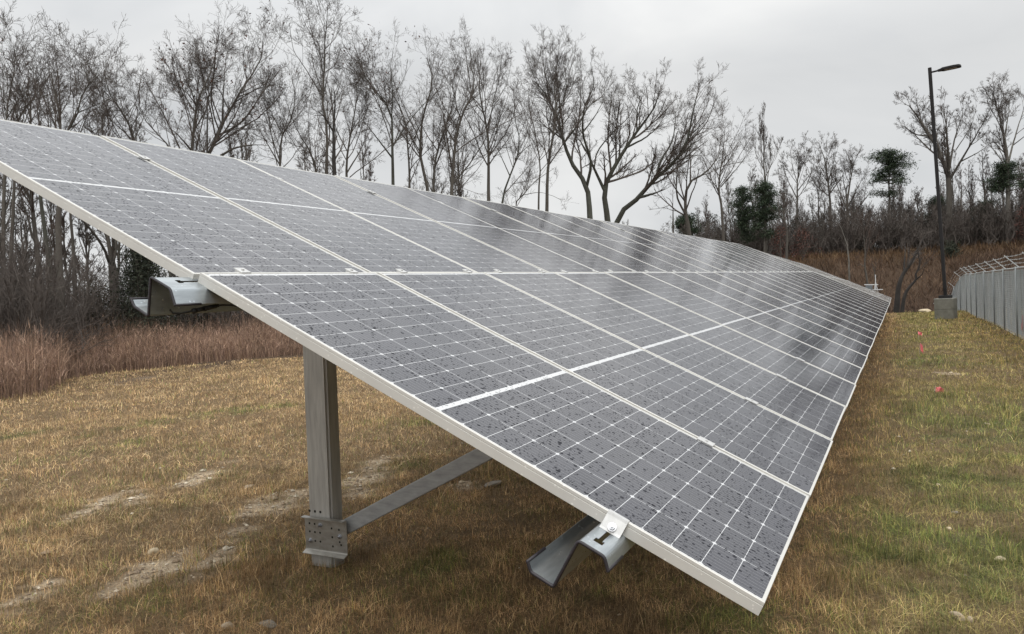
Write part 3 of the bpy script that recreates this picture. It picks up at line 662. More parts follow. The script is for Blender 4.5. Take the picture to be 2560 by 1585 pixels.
# support posts: column, bracket plate, brace and sloping rafter
def support(y0, label, full=True):
    root = empty('support_post', (-2.86, y0, 0)); tag(root, label, 'support post', 'support posts under the array')
    zt = 0.8 + .4877 * 2.86 - .42
    root.rotation_euler = (0, math.radians(.6) if full else 0, 0)
    bm = bmesh.new(); bmesh.ops.create_cube(bm, size=1)
    for v in bm.verts: v.co = Vector((v.co.x * .180, v.co.y * .115, v.co.z * (zt + .5) + (zt - .5) / 2))
    bmesh.ops.bevel(bm, geom=[e_ for e_ in bm.edges if abs(e_.verts[0].co.z - e_.verts[1].co.z) > .5], offset=.014, segments=4, affect='EDGES')
    MB().bm(bm).build('column', M_POST, root)
    def pl(u, v, h):       # array-plane point in root's own frame
        q = plane_pt(u, v, h); return (q[0] + 2.86, q[1] - y0, q[2])
    uu = y0 + .085
    b = MB(); a = np.array(pl(uu, .30, -.245)); c = np.array(pl(uu, 3.98, -.245)); d = (c - a) / np.linalg.norm(c - a)
    m = Matrix.Identity(4); nrm = Nn; lat = np.cross(nrm, d)
    for i in range(3): m[i][0], m[i][1], m[i][2], m[i][3] = d[i], lat[i], nrm[i], a[i]
    b.box((0, -.04, -.06), (float(np.linalg.norm(c - a)), .04, .055), m, bev=.006).build('rafter', M_BRACE, root)
    # brace
    s0 = Vector((.13, .0, .235)); s1 = Vector((1.86, .0, 1.13)); dd = (s1 - s0).normalized(); m = Matrix.Identity(4); up = Vector((-dd.z, 0, dd.x))
    for i in range(3): m[i][0], m[i][1], m[i][2], m[i][3] = dd[i], (0, 1, 0)[i], up[i], s0[i]
    MB().box((-.0, -.03, -.044), ((s1 - s0).length, .03, .044), m, bev=.006).build('brace', M_BRACE, root)
    # bracket plate with a flange bent out along its top and bottom
    yf = -.0575 - .002
    prof = [(yf - .040, .303), (yf - .003, .305), (yf, .301), (yf, .108), (yf - .003, .103), (yf - .036, .088)]; k = len(prof); x0, x1 = -.115, .205
    inn = [(p[0] - .0035 if 1 <= i <= k - 2 else p[0], p[1] + (.0035 if i < 3 else -.0035) * (i in (0, 1, k - 2, k - 1))) for i, p in enumerate(prof)]
    V = [(x, p[0], p[1]) for x in (x0, x1) for p in prof] + [(x, p[0], p[1]) for x in (x0, x1) for p in inn]
    F = [(i, i + 1, k + i + 1, k + i) for i in range(k - 1)] + [(2 * k + i, 3 * k + i, 3 * k + i + 1, 2 * k + i + 1) for i in range(k - 1)]
    F += [(i, 2 * k + i, 2 * k + i + 1, i + 1) for i in range(k - 1)] + [(k + i, k + i + 1, 3 * k + i + 1, 3 * k + i) for i in range(k - 1)] + [(0, k, 3 * k, 2 * k), (k - 1, 3 * k - 1, 4 * k - 1, 2 * k - 1)]
    pt = MB().add(V, F).build('bracket_plate', wet_plate, root)
    if full:
        hb = MB(); ys = yf - .0035  # no holes are cut: dark discs stand in for their shade
        for hx, hz in ((-.078, .262), (-.038, .262), (-.078, .212), (-.038, .212), (.002, .212), (-.038, .158), (.002, .158), (.092, .248), (.095, .195), (.097, .140), (.150, .172), (.160, .155), (.148, .245)):
            hb.cyl((hx, ys - .0006, hz), (hx, ys + .002, hz), .0068, k=10)
        hb.build('hole_shade_discs', M_HOLE_SHADE, pt)
        hb = MB()
        for hx in (-.078, -.036, .006): hb.cyl((hx, yf + .0014, .337), (hx, yf + .004, .337), .0085, k=10)
        hb.build('hole_shade_discs', M_HOLE_SHADE, root)
        for hx, hz in ((.002, .258), (-.078, .157), (.150, .205)):
            MB().cyl((hx, ys, hz), (hx, ys - .0022, hz), .017, k=16).cyl((hx, ys - .0022, hz), (hx, ys - .011, hz), .0125, k=6).cyl((hx, ys - .011, hz), (hx, ys - .021, hz), .0065, k=10).build('bolt', M_BOLT, pt)
    return root
wet_plate = mat('zinc_bracket', (.40, .39, .36), .42, .6, noise=(14, (.27, .255, .225), 6, (1, 1, 2)), bump=(50, .06, .002))
support(1.70, 'nearest galvanised steel post with bolted bracket plate and diagonal brace')
for i in range(1, 5): support(1.70 + 4.5 * i, 'steel post hidden under the array, %s from the near end' % ORD[i], False)

# cable with its plug under the middle rail
def on_v(px, py, v0):
    d = ray(px, py); lat = np.cross(U, Nn); lat /= np.linalg.norm(lat); P0 = plane_pt(0, v0, 0); t = ((P0 - C0) @ lat) / (d @ lat); return C0 + d * t
cable = empty('panel_cable', on_v(470, 741, 2.03)); tag(cable, 'black cable with an in-line plug under the middle rail', 'cable')
cl_ = Vector(cable.location)
def cp(px, py, v): return tuple(Vector(on_v(px, py, v)) - cl_)
g1 = [cp(405, 738, 2.07), cp(412, 747, 2.06), cp(430, 747.5, 2.05), cp(446, 744.5, 2.04), cp(462, 741.5, 2.03)]
MB().tube(g1, .0034, 8).build('wire', M_CABLE, cable, True)
MB().tube([cp(520, 728.5, 2.03), cp(535, 727.5, 2.02), cp(552, 728, 2.0), cp(575, 731, 1.98), cp(640, 742, 1.95)], .0034, 8).build('wire', M_CABLE, cable, True)
pa, pb = Vector(cp(460, 742, 2.03)), Vector(cp(521, 728.4, 2.03)); pl_ = MB(); L_ = pb - pa
for f0, f1, r in ((0, .12, .0095), (.12, .42, .0078), (.42, .5, .0098), (.5, .9, .0085), (.9, 1, .006)): pl_.cyl(pa + L_ * f0, pa + L_ * f1, r, k=10)
pl_.build('plug', M_CABLE, cable, True)

# ------------------------------------------------------------------ trees
def resample(P, m, sm=True):
    P = np.asarray(P, float); n = len(P)
    if n > 2 and sm:                                # Catmull-Rom
        Q = [2 * P[0] - P[1]] + list(P) + [2 * P[-1] - P[-2]]; out = []
        for i in range(1, n):
            p0, p1, p2, p3 = Q[i - 1], Q[i], Q[i + 1], Q[i + 2]
            for t in np.linspace(0, 1, 6, endpoint=False): out.append(.5 * (2 * p1 + (p2 - p0) * t + (2 * p0 - 5 * p1 + 4 * p2 - p3) * t * t + (3 * p1 - p0 - 3 * p2 + p3) * t ** 3))
        P = np.array(out + [Q[-2]])
    s = np.concatenate([[0], np.cumsum(np.linalg.norm(np.diff(P, axis=0), axis=1))]); t = np.linspace(0, s[-1], m)
    return np.stack([np.interp(t, s, P[:, i]) for i in range(P.shape[1])], 1)
def kids(P, R, n, lenf, ang, tmin, rf, m, up, rng, wig=.25, lmin=.15, lmax=9.0, first_min=None):
    """children spread over all parents in proportion to their length"""
    N, k, _ = P.shape; Ls = np.linalg.norm(np.diff(P, axis=1), axis=2).sum(1)
    w = Ls / Ls.sum(); tot = N * n; cnt = np.floor(w * tot + rng.uniform(0, 1, N)).astype(int); r_ = np.repeat(np.arange(N), cnt); M_ = len(r_)
    t = rng.uniform(0, 1, M_) ** .85; lo = np.full(M_, tmin)
    if first_min is not None: lo[r_ == 0] = first_min
    t = lo + (1 - lo) * t
    f = t * (k - 1); i = np.minimum(f.astype(int), k - 2); fr = (f - i)[:, None]
    a = P[r_, i]; b = P[r_, i + 1]; base = a * (1 - fr) + b * fr; T = b - a; T /= np.linalg.norm(T, axis=1, keepdims=True) + 1e-9
    rad = R[r_, i] * (1 - fr[:, 0]) + R[r_, i + 1] * fr[:, 0]
    z = rng.normal(size=(M_, 3)); z -= (z * T).sum(1, keepdims=True) * T; z /= np.linalg.norm(z, axis=1, keepdims=True) + 1e-9
    an = np.radians(ang) * rng.uniform(.6, 1.35, (M_, 1)) * (1.15 - .45 * t[:, None])
    D = T * np.cos(an) + z * np.sin(an); D[:, 2] += up * .5; D /= np.linalg.norm(D, axis=1, keepdims=True)
    Lb = .5 * Ls[r_] + .5 * Ls.mean()
    Lc = np.clip(Lb * lenf * (1.25 - .85 * t) * rng.uniform(.5, 1.35, M_), lmin, lmax); st = Lc / (m - 1); pts = [base]; cur = D
    for j in range(m - 1):
        cur = cur + rng.normal(size=cur.shape) * wig + np.array([0, 0, up * .28]); cur /= np.linalg.norm(cur, axis=1, keepdims=True); pts.append(pts[-1] + cur * st[:, None])
    P2 = np.stack(pts, 1); r0 = np.minimum(rad * rf, rad * .95); R2 = r0[:, None] * np.linspace(1, .35, m)[None]; return P2, R2
def limbs_world(limbs, D, wpx, rng, depth=.55, low=False):
    """main limbs given where the photo shows them; every limb also runs towards or away from the viewer"""
    sc = 1.04832 * D / FPX; out = []; done = []
    for li, lb in enumerate(limbs):
        lb = [tuple(map(float, q)) for q in lb]; px = np.array(lb)
        if li == 0: d0 = D; r0 = wpx * sc * (.50 if wpx > 18 else .44); slope = rng.uniform(-.12, .12)
        else:
            best = min(((np.hypot(*(q[:2] - px[0])), q) for dn in done for q in dn), key=lambda e_: e_[0])[1]; d0 = best[2]; r0 = best[3] * .72; slope = rng.choice([-1, 1]) * rng.uniform(.25, 1) * depth
        if li == 0: ybase = px[0, 1]; ytop_ = min(q[1] for l2 in limbs for q in l2)
        if low: px = px.copy(); px[:, 1] += 1250 / D * np.clip((ybase - px[:, 1]) / (ybase - ytop_ + 1e-6), 0, 1) ** 2
        P = resample(px, 16); seg = np.concatenate([[0], np.cumsum(np.hypot(*np.diff(P, axis=0).T))]) * sc
        if li == 0: seg2 = np.clip(seg - seg[-1] * .4, 0, None)
        else: seg2 = seg
        dd = d0 + slope * seg2; tot = seg[-1]; rr = r0 * (1 - .9 * (seg / tot) ** 1.0); rr = np.maximum(rr, .010)
        W = np.array([dp(P[i, 0], P[i, 1], dd[i]) for i in range(16)])
        if li == 0: W[0, 2] = float(H(W[0, 0], W[0, 1])) - .2
        W += rng.normal(size=W.shape) * .012 * D / 35 * np.linspace(0, 1, 16)[:, None]
        done.append([np.array([P[i, 0], P[i, 1], dd[i], rr[i]]) for i in range(16)]); out.append((W, rr))
    return np.array([o[0] for o in out]), np.array([o[1] for o in out])
def add_crown(P, R, rng, counts=(6, 6, 6, 2), up=.25, lenf=(.46, .50, .50, .55), ang=46, twmin=.006, tmin=.35, fm=.5):
    levels = []; p, r = P, R
    for lv, n in enumerate(counts):
        if n == 0: break
        m = (8, 5, 4, 3)[lv]; p, r = kids(p, r, n, lenf[lv], ang + 4 * lv, tmin if lv == 0 else .15, (.5, .52, .6, .7)[lv], m, up * (1, .9, .8, .7)[lv], rng, wig=(.09, .11, .12, .13)[lv], first_min=fm if lv == 0 else None)
        r = np.maximum(r, twmin); levels.append((p, r, (6, 4, 3, 3)[lv]))
    return levels
def build_tree(label, D, wpx, limbs, seed, cat='tree', mats=None, group=None, counts=(6, 6, 6, 2), up=.25, lenf=(.46, .50, .50, .55), ang=46, leaves=0, name='bare_tree', crown=True, tmin=.35):
    rng = np.random.default_rng(seed); mats = mats or (M_BARK, M_TWIG)
    P, R = limbs_world(limbs, D, wpx, rng, low=crown and counts[-1] > 0); root = empty(name, P[0, 0].tolist()); o0 = P[0, 0].copy(); P = P - o0
    V, Q = tubes(P, R, 8); mesh_np('trunk', V, [Q], mats[0], root, smooth=True)
    if crown:
        # the lower trunk carries few branches: start higher on the first limb
        lv = add_crown(P, R, rng, counts, up, lenf, ang, twmin=.0040 * max(1, D / 42), tmin=tmin)
        Vs, Qs, n = [], [], 0
        for p, r, k in lv: v, q = tubes(p, r, k); Vs.append(v); Qs.append(q + n); n += len(v)
        mesh_np('crown', np.concatenate(Vs), [np.concatenate(Qs)], mats[1], root)
        if leaves:
            tips = lv[-1][0][:, -1]; leaf_quads('leaves', tips[rng.integers(0, len(tips), leaves)], rng, .06, np.array([[.10, .045, .03], [.07, .035, .025], [.13, .06, .035]]), root, spread=.18, per=4)
    tag(root, label, cat, group); return root
def leaf_quads(name, C, rng, size, pal, parent, spread=.2, per=6, m=None, flat=1.0, wd=.45):
    C = np.repeat(C, per, axis=0); n = len(C); C = C + rng.normal(size=(n, 3)) * spread * np.array([1, 1, flat])
    a = rng.normal(size=(n, 3)); a /= np.linalg.norm(a, axis=1, keepdims=True); b = np.cross(a, rng.normal(size=(n, 3))); b /= np.linalg.norm(b, axis=1, keepdims=True)
    s = size * rng.uniform(.5, 1.4, (n, 1)); V = np.stack([C - a * s, C + b * s * wd, C + a * s, C - b * s * wd], 1).reshape(-1, 3)
    Q = np.arange(n * 4).reshape(-1, 4); col = np.repeat(pal[rng.integers(0, len(pal), n)] * rng.uniform(.6, 1.3, (n, 1)), 4, axis=0)
    return mesh_np(name, V, [Q], m or M_LEAF, parent, col=col)

B = 720
GT = (M_BARKG, M_TWIG); RT = (M_BARK, M_TWIGR)
SPEC = [
 ('slim bare tree at the left edge, trunk straight up past the panel corner', 31, 12, [[(8, B), (8, 560), (10, 450), (15, 262), (20, 215), (30, 150), (35, 92)], [(15, 262), (50, 205), (90, 150), (108, 122)], [(18, 225), (0, 200), (-30, 150)]], {}),
 ('bare tree leaning right behind the top left panel corner', 32, 11, [[(22, B), (34, 430), (42, 265), (76, 212), (105, 165), (132, 125)], [(76, 212), (125, 190), (152, 160)], [(45, 262), (60, 230), (62, 180)]], {}),
 ('twin trunked bare tree with crooked grey trunk seen under the panel edge', 30, 12, [[(122, B), (116, 624), (102, 505), (95, 443), (105, 360), (150, 300), (163, 291), (185, 242), (186, 212), (212, 166), (198, 117)], [(186, 242), (242, 216), (262, 205)], [(205, 178), (225, 150), (235, 120)]], dict(mats=GT)),
 ('thick dark upright trunk left of the middle rail end', 29, 18, [[(146, B), (142, 639), (139, 535), (142, 476), (144, 288), (139, 225), (128, 170), (120, 128)], [(142, 250), (165, 200), (170, 150)], [(142, 430), (100, 380), (60, 330), (20, 300)]], {}),
 ('thin dark tree just right of the thick dark trunk', 33, 9, [[(178, B), (175, 594), (167, 490), (175, 380), (190, 300), (215, 230), (235, 190)], [(190, 300), (150, 240), (140, 200)]], {}),
 ('slender bare tree with a wispy tip left of the double crowned oak', 34, 12, [[(352, B), (336, 430), (320, 322), (299, 257), (261, 197), (250, 150), (246, 112)], [(299, 257), (325, 215), (335, 165)], [(290, 240), (250, 240), (215, 215)]], {}),
 ('bare tree bending left, rising behind the first panel joint', 33, 10, [[(446, B), (428, 420), (409, 339), (363, 280), (337, 242), (333, 185)], [(363, 280), (385, 230), (380, 190)]], {}),
 ('broad dark oak with rounded crown, left of its leaning twin', 33, 17, [[(462, B), (460, 440), (458, 346), (464, 280), (469, 227), (480, 190), (500, 150), (510, 98)], [(469, 227), (440, 188), (415, 172), (388, 163)], [(466, 230), (452, 160), (450, 115)], [(480, 190), (530, 150), (548, 118)], [(458, 346), (420, 300), (400, 285)]], dict(counts=(6, 7, 6, 3), leaves=60)),
 ('big dark oak whose trunk leans right under a wide fan of branches', 34, 18, [[(494, B), (492, 420), (498, 354), (519, 310), (530, 280), (560, 223), (590, 167), (621, 117), (628, 58)], [(530, 280), (532, 220), (535, 150), (542, 88)], [(560, 223), (610, 190), (645, 178), (675, 155)], [(519, 310), (560, 292), (605, 280)], [(526, 361), (560, 341), (606, 333), (640, 335)], [(590, 170), (580, 120), (585, 75)]], dict(counts=(6, 7, 6, 3), leaves=70)),
 ('straight thin trunk standing between the two oaks', 35, 10, [[(492, B), (494, 352), (494, 227), (503, 200), (512, 130), (515, 90)]], dict(tmin=.55)),
 ('slim tree with upright brush of twigs right of the leaning oak', 35, 12, [[(668, B), (667, 387), (674, 303), (693, 265), (704, 200), (696, 150)], [(674, 303), (650, 250), (630, 200), (625, 160)], [(667, 380), (640, 330), (600, 250)]], {}),
 ('bare sapling fanning up beside the dead stump', 36, 9, [[(757, B), (753, 401), (719, 310), (700, 265), (680, 200)], [(753, 401), (740, 330), (735, 250), (745, 190)], [(730, 335), (690, 320), (655, 260)]], dict(counts=(6, 7, 6, 3))),
 ('tall airy tree rising highest, its tip cut by the top of the photo', 34, 13, [[(779, B), (778, 400), (780, 300), (768, 212), (776, 151), (772, 95), (780, 38), (781, -25)], [(768, 212), (734, 151), (700, 91), (690, 22)], [(772, 95), (800, 60), (814, 10)], [(776, 151), (800, 130), (812, 90)], [(772, 212), (745, 120), (752, 50)]], dict(counts=(5, 6, 6, 3))),
 ('dense twiggy tree right of the dead stump', 36, 13, [[(834, B), (826, 420), (836, 300), (850, 220), (852, 165)], [(830, 350), (800, 280), (790, 200), (800, 150)], [(828, 400), (865, 330), (880, 260)], [(836, 300), (870, 240), (875, 180)]], dict(counts=(7, 7, 6, 3))),
 ('tall tree with fine forked crown and pale straight trunk', 38, 15, [[(937, B), (937, 439), (936, 340), (934, 265), (920, 227), (886, 182), (862, 140), (856, 115)], [(934, 265), (936, 200), (932, 130), (938, 82)], [(938, 335), (981, 265), (1023, 212), (1038, 165)], [(936, 205), (962, 165), (972, 112)], [(938, 370), (880, 290), (850, 250)]], dict(leaves=50, mats=GT)),
 ('thin crooked tree between two taller crowns, left of centre', 39, 12, [[(978, B), (977, 447), (973, 341), (966, 265), (955, 230), (935, 190)], [(973, 341), (1000, 280), (1010, 220)]], {}),
 ('narrow tree with dark knotted base and curved crown', 39, 15, [[(1022, B), (1020, 450), (1004, 378), (1004, 295), (1017, 227), (1033, 160), (1017, 108)], [(1006, 310), (985, 262), (950, 212)], [(1017, 227), (1050, 180), (1065, 130)]], dict(leaves=30)),
 ('slim tree leaning right out of a clump near the array top', 40, 12, [[(1034, B), (1034, 458), (1040, 360), (1068, 272), (1083, 212), (1078, 160), (1092, 128)], [(1045, 350), (1010, 290), (1000, 240)], [(1068, 272), (1095, 230), (1110, 190)]], {}),
 ('stout trunk with many forks at the foot of the leaning limb', 39, 17, [[(1080, B), (1077, 463), (1083, 360), (1087, 322), (1098, 265), (1113, 227), (1132, 185), (1122, 118)], [(1087, 330), (1062, 280), (1062, 225)], [(1098, 265), (1085, 210), (1098, 145)], [(1113, 227), (1150, 190), (1160, 140)]], {}),
 ('smooth young tree leaning hard to the right from a clump', 40, 10, [[(1068, B), (1076, 450), (1110, 390), (1151, 322), (1163, 295), (1172, 248)], [(1110, 390), (1140, 370), (1165, 340)]], dict(tmin=.5)),
 ('very straight dark trunk with a double upright crown near centre', 41, 15, [[(1166, B), (1165, 480), (1165, 378), (1163, 302), (1150, 240), (1143, 180), (1148, 106)], [(1163, 302), (1176, 227), (1192, 150), (1196, 100)], [(1176, 227), (1207, 180), (1220, 108)], [(1150, 240), (1120, 200), (1110, 160)]], dict(counts=(6, 7, 6, 3))),
 ('pale curving tree with spreading low boughs right of the straight trunk', 41, 10, [[(1188, B), (1197, 488), (1216, 409), (1235, 355), (1238, 302), (1227, 257), (1225, 195)], [(1235, 355), (1270, 325), (1300, 320)], [(1216, 409), (1180, 320), (1175, 290)], [(1238, 302), (1255, 260), (1262, 220)]], dict(mats=GT)),
 ('low thin tree arching right just above the panels', 42, 8, [[(1224, B), (1229, 492), (1246, 447), (1284, 401), (1322, 372)], [(1246, 447), (1290, 440), (1340, 460)]], {}),
 ('slim straight companion left of the tall feathery tree', 44, 9, [[(1290, B), (1284, 480), (1288, 378), (1272, 284), (1261, 227), (1262, 175)], [(1272, 300), (1250, 250), (1240, 210)]], {}),
 ('tall tree with feathery rounded crown of fine twigs', 44, 15, [[(1304, B), (1304, 503), (1307, 397), (1318, 314), (1326, 246), (1322, 180), (1330, 106)], [(1324, 260), (1290, 200), (1270, 150), (1258, 120)], [(1324, 250), (1365, 185), (1362, 118)], [(1326, 220), (1300, 160), (1305, 110)], [(1318, 314), (1358, 260), (1385, 200)]], dict(counts=(7, 7, 6, 3), ang=40)),
 ('grey forked tree with smooth trunk leaning left at the array top', 46, 21, [[(1415, B), (1407, 520), (1399, 439), (1367, 386), (1345, 329), (1329, 265), (1303, 208), (1275, 170)], [(1399, 439), (1409, 378), (1390, 303), (1394, 235), (1416, 182), (1408, 122)], [(1345, 329), (1380, 280), (1405, 235), (1440, 205), (1442, 160)], [(1329, 265), (1350, 190), (1345, 130)], [(1390, 303), (1425, 250), (1450, 190)]], dict(mats=GT, counts=(7, 7, 6, 3), ang=40)),
 ('grey vase shaped tree forking wide above the array, large feathery crown', 48, 22, [[(1465, B), (1450, 528), (1441, 447), (1466, 390), (1492, 341), (1519, 299), (1555, 246), (1572, 200)], [(1441, 447), (1417, 394), (1394, 341), (1362, 295)], [(1417, 394), (1425, 350), (1460, 303), (1500, 260), (1520, 210), (1508, 160)], [(1519, 299), (1520, 240), (1540, 190)], [(1460, 303), (1465, 250), (1450, 190)], [(1492, 341), (1545, 310), (1590, 260)]], dict(mats=GT, counts=(7, 7, 6, 3), ang=40)),
 ('grey tree whose heavy limb slants far to the right into a windswept crown', 50, 19, [[(1468, B), (1470, 530), (1523, 465), (1564, 416), (1613, 370), (1642, 311), (1648, 266), (1662, 200)], [(1564, 420), (1574, 375), (1604, 319), (1612, 247), (1618, 228)], [(1642, 311), (1680, 270), (1705, 225)], [(1613, 370), (1640, 340), (1690, 300)], [(1523, 465), (1560, 455), (1590, 440)]], dict(mats=GT, counts=(7, 7, 6, 3), ang=38)),
 ('black wavy double trunk with a kink right of the slanting limb', 55, 17, [[(1652, B), (1644, 557), (1636, 508), (1635, 459), (1646, 421), (1690, 390), (1722, 335)], [(1636, 508), (1615, 459), (1614, 398), (1616, 370), (1606, 325)], [(1646, 421), (1650, 360), (1680, 320)]], {}),
 ('crooked thin tree with open crown left of the narrow poplar', 60, 10, [[(1727, 640), (1725, 572), (1721, 493), (1714, 447), (1718, 398), (1725, 340), (1728, 290)], [(1714, 447), (1695, 420), (1682, 408)], [(1718, 440), (1758, 390), (1795, 338)], [(1718, 400), (1750, 350), (1765, 320)]], {}),
 ('narrow poplar like tree with steep upright twigs', 84, 9, [[(1827, 640), (1824, 436), (1821, 350), (1822, 285)], [(1824, 420), (1845, 370), (1852, 330)], [(1823, 400), (1803, 360), (1800, 325)]], dict(ang=24, up=.6)),
 ('slender tree with an egg shaped crown right of the narrow poplar', 95, 9, [[(1903, 650), (1901, 450), (1904, 400), (1903, 345)], [(1901, 470), (1870, 400), (1868, 360)], [(1902, 450), (1935, 400), (1940, 365)], [(1902, 430), (1888, 380), (1885, 350)], [(1902, 440), (1918, 385), (1925, 350)]], {}),
 ('tall slim tree with a forked top between two rounder crowns', 92, 10, [[(1984, 640), (1982, 591), (1979, 474), (1971, 398), (1960, 350), (1952, 325)], [(1975, 430), (1990, 370), (2000, 335)], [(1977, 460), (2010, 410), (2015, 375)], [(1971, 398), (1972, 350), (1970, 322)]], {}),
 ('thin straight tree close left of the tall slim one', 96, 6, [[(1958, 640), (1952, 474), (1958, 390)], [(1953, 440), (1970, 410), (1975, 390)]], {}),
 ('low round crowned tree left of the tall pine', 90, 12, [[(2024, 640), (2022, 527), (2021, 470), (2030, 410), (2038, 368)], [(2022, 500), (1998, 440), (1990, 400)], [(2022, 490), (2050, 430), (2070, 395)], [(2023, 520), (2055, 480), (2085, 440)], [(2021, 470), (2010, 410), (2015, 380)]], {}),
 ('great spreading tree behind the lamp post with a wide vase of boughs', 88, 19, [[(2266, 640), (2264, 504), (2263, 421), (2245, 370), (2215, 310), (2190, 270), (2168, 238)], [(2263, 421), (2260, 350), (2256, 290), (2250, 232)], [(2265, 425), (2290, 380), (2330, 310), (2350, 270), (2362, 240)], [(2263, 405), (2275, 330), (2290, 280), (2298, 235)], [(2215, 315), (2180, 310), (2160, 290)], [(2290, 380), (2335, 355), (2375, 325)], [(2250, 380), (2228, 300), (2215, 238)], [(2280, 350), (2315, 290), (2330, 235)]], dict(counts=(6, 7, 6, 3), ang=40)),
 ('tall pale trunked tree at the right edge with narrow forked boughs', 86, 14, [[(2404, 640), (2403, 391), (2395, 323), (2380, 254), (2368, 210)], [(2403, 391), (2420, 320), (2440, 250), (2452, 212)], [(2395, 323), (2405, 260), (2410, 215)], [(2403, 400), (2370, 350), (2350, 330)], [(2415, 340), (2460, 300), (2490, 240)]], dict(mats=(M_BARKP, M_TWIG), counts=(6, 7, 6, 3), ang=40)),
]
for i, (lab, D, w, lb, kw) in enumerate(SPEC): build_tree(lab, D, w, lb, 100 + i, **kw)
build_tree('thick dead trunk, snapped off short above a stubby side limb', 33, 22, [[(797, B), (797, 415), (795, 303), (799, 260), (798, 218)], [(794, 312), (770, 275), (742, 258)], [(770, 275), (752, 275), (730, 268)]], 301, cat='dead tree', name='dead_tree', mats=(M_BARKK, M_TWIG), counts=(3, 3, 0), tmin=.7)
build_tree('short dead stub of a trunk hooked at its top', 56, 9, [[(1606, 650), (1605, 549), (1604, 492), (1597, 474), (1588, 468)]], 302, cat='dead tree', name='dead_tree', crown=False)
# saplings and leaning trees standing in the ditch in front of the hill
for i, (lab, D, w, lb, kw) in enumerate([
  ('thick black trunk leaning right out of the ditch beyond the array corner', 56, 15, [[(2135, 760), (2139, 729), (2143, 681), (2156, 645), (2175, 612), (2190, 575), (2205, 540)], [(2175, 612), (2195, 580), (2230, 555)], [(2156, 645), (2158, 600), (2160, 560)]], dict(counts=(4, 4, 3), mats=(M_BARKK, M_TWIG))),
  ('thin black trunk bent like an elbow, right of the thick leaning one', 55, 10, [[(2150, 755), (2155, 715), (2163, 690), (2184, 662), (2185, 645), (2192, 626), (2191, 591), (2186, 560)], [(2184, 662), (2200, 645), (2205, 620)]], dict(counts=(4, 4, 3), mats=(M_BARKK, M_TWIG))),
  ('slim reddish sapling standing upright behind the weather mast', 54, 6, [[(2072, 720), (2069, 677), (2063, 633), (2063, 591), (2056, 500)], [(2063, 633), (2050, 625), (2045, 630)]], dict(mats=RT, counts=(6, 4, 3))),
  ('spindly pale birch in front of the brown hill', 56, 6, [[(2027, 720), (2025, 650), (2022, 591), (2010, 540), (1993, 500)], [(2022, 591), (2010, 560), (1998, 540)]], dict(mats=(M_BARKP, M_TWIG), counts=(5, 4, 3))),
  ('short dark sapling leaning left by the weather mast', 52, 5, [[(2090, 720), (2086, 655), (2079, 622)]], dict(counts=(3, 3, 0))),
  ('thin black tree at the left foot of the brown hill', 62, 10, [[(1878, 680), (1876, 610), (1877, 540), (1868, 500), (1890, 470)], [(1877, 540), (1895, 510), (1915, 490)]], dict(counts=(6, 5, 4)))]):
    build_tree(lab, D, w, lb, 330 + i, name='sapling', **kw)

# prototypes for the trees deeper in the wood (copied)
def proto(seed, h, style, mats):
    rng = np.random.default_rng(seed); root = empty('bare_tree')
    m = 16; z = np.linspace(-.3, h * (.95 if style == 0 else .6), m); wob = np.cumsum(rng.normal(0, .05, (m, 2)), axis=0) * h / 12
    T = np.stack([wob[:, 0], wob[:, 1], z], 1)[None]; r0 = h * .011; R = (r0 * np.linspace(1, .2, m))[None]
    P0, R0 = kids(T, R, 7 if style else 8, .42, 40, .4, .7, m, .45, rng, wig=.08); P = np.concatenate([T, P0]); R = np.concatenate([R, R0])
    V, Q = tubes(P, R, 6); mesh_np('trunk', V, [Q], mats[0], root, smooth=True)
    Vs, Qs, n = [], [], 0
    for p, r, k in add_crown(P, R, rng, (5, 5, 5, 0), .2, (.34, .42, .45), 42, twmin=.007): v, q = tubes(p, r, k); Vs.append(v); Qs.append(q + n); n += len(v)
    mesh_np('crown', np.concatenate(Vs), [np.concatenate(Qs)], mats[1], root); return root
def copy_tree(o):
    c = o.copy(); COL.objects.link(c)
    for ch in o.children: d = ch.copy(); COL.objects.link(d); d.parent = c
    return c
PR = [proto(500 + i, 10, i % 2, (M_BARK, M_TWIG) if i % 3 else RT) for i in range(6)]
used = [False] * 6; rt = random.Random(9)
def place(k, x, y, h, label, group):
    global used
    o = PR[k] if not used[k] else copy_tree(PR[k]); used[k] = True
    s = h / 10; o.location = (x, y, float(H(x, y))); o.rotation_euler = (0, 0, rt.uniform(0, 6.28)); o.scale = (s * rt.uniform(.85, 1.15),) * 2 + (s,)
    tag(o, label, 'tree', group)
for i in range(66):     # behind the left-hand row
    f = i / 65; px = -60 + f * 1780 + rt.uniform(-30, 30); D = 36 + 22 * f + rt.uniform(0, 9); p = dp(px, 700, D)
    place(rt.randrange(6), p[0], p[1], rt.uniform(9.5, 13.5) if px < 1180 else rt.uniform(6.5, 10), 'thin bare tree in the thicket behind the left tree line', 'bare trees filling the left tree line')
for i in range(135):     # the wood beyond the hill
    px = rt.uniform(1660, 2560); D = rt.uniform(86, 112); p = dp(px, 640, D)
    place(rt.randrange(6), p[0], p[1], rt.uniform(5, 10.5), 'thin bare tree in the wood on top of the brown hill', 'bare trees filling the wood on the hill')

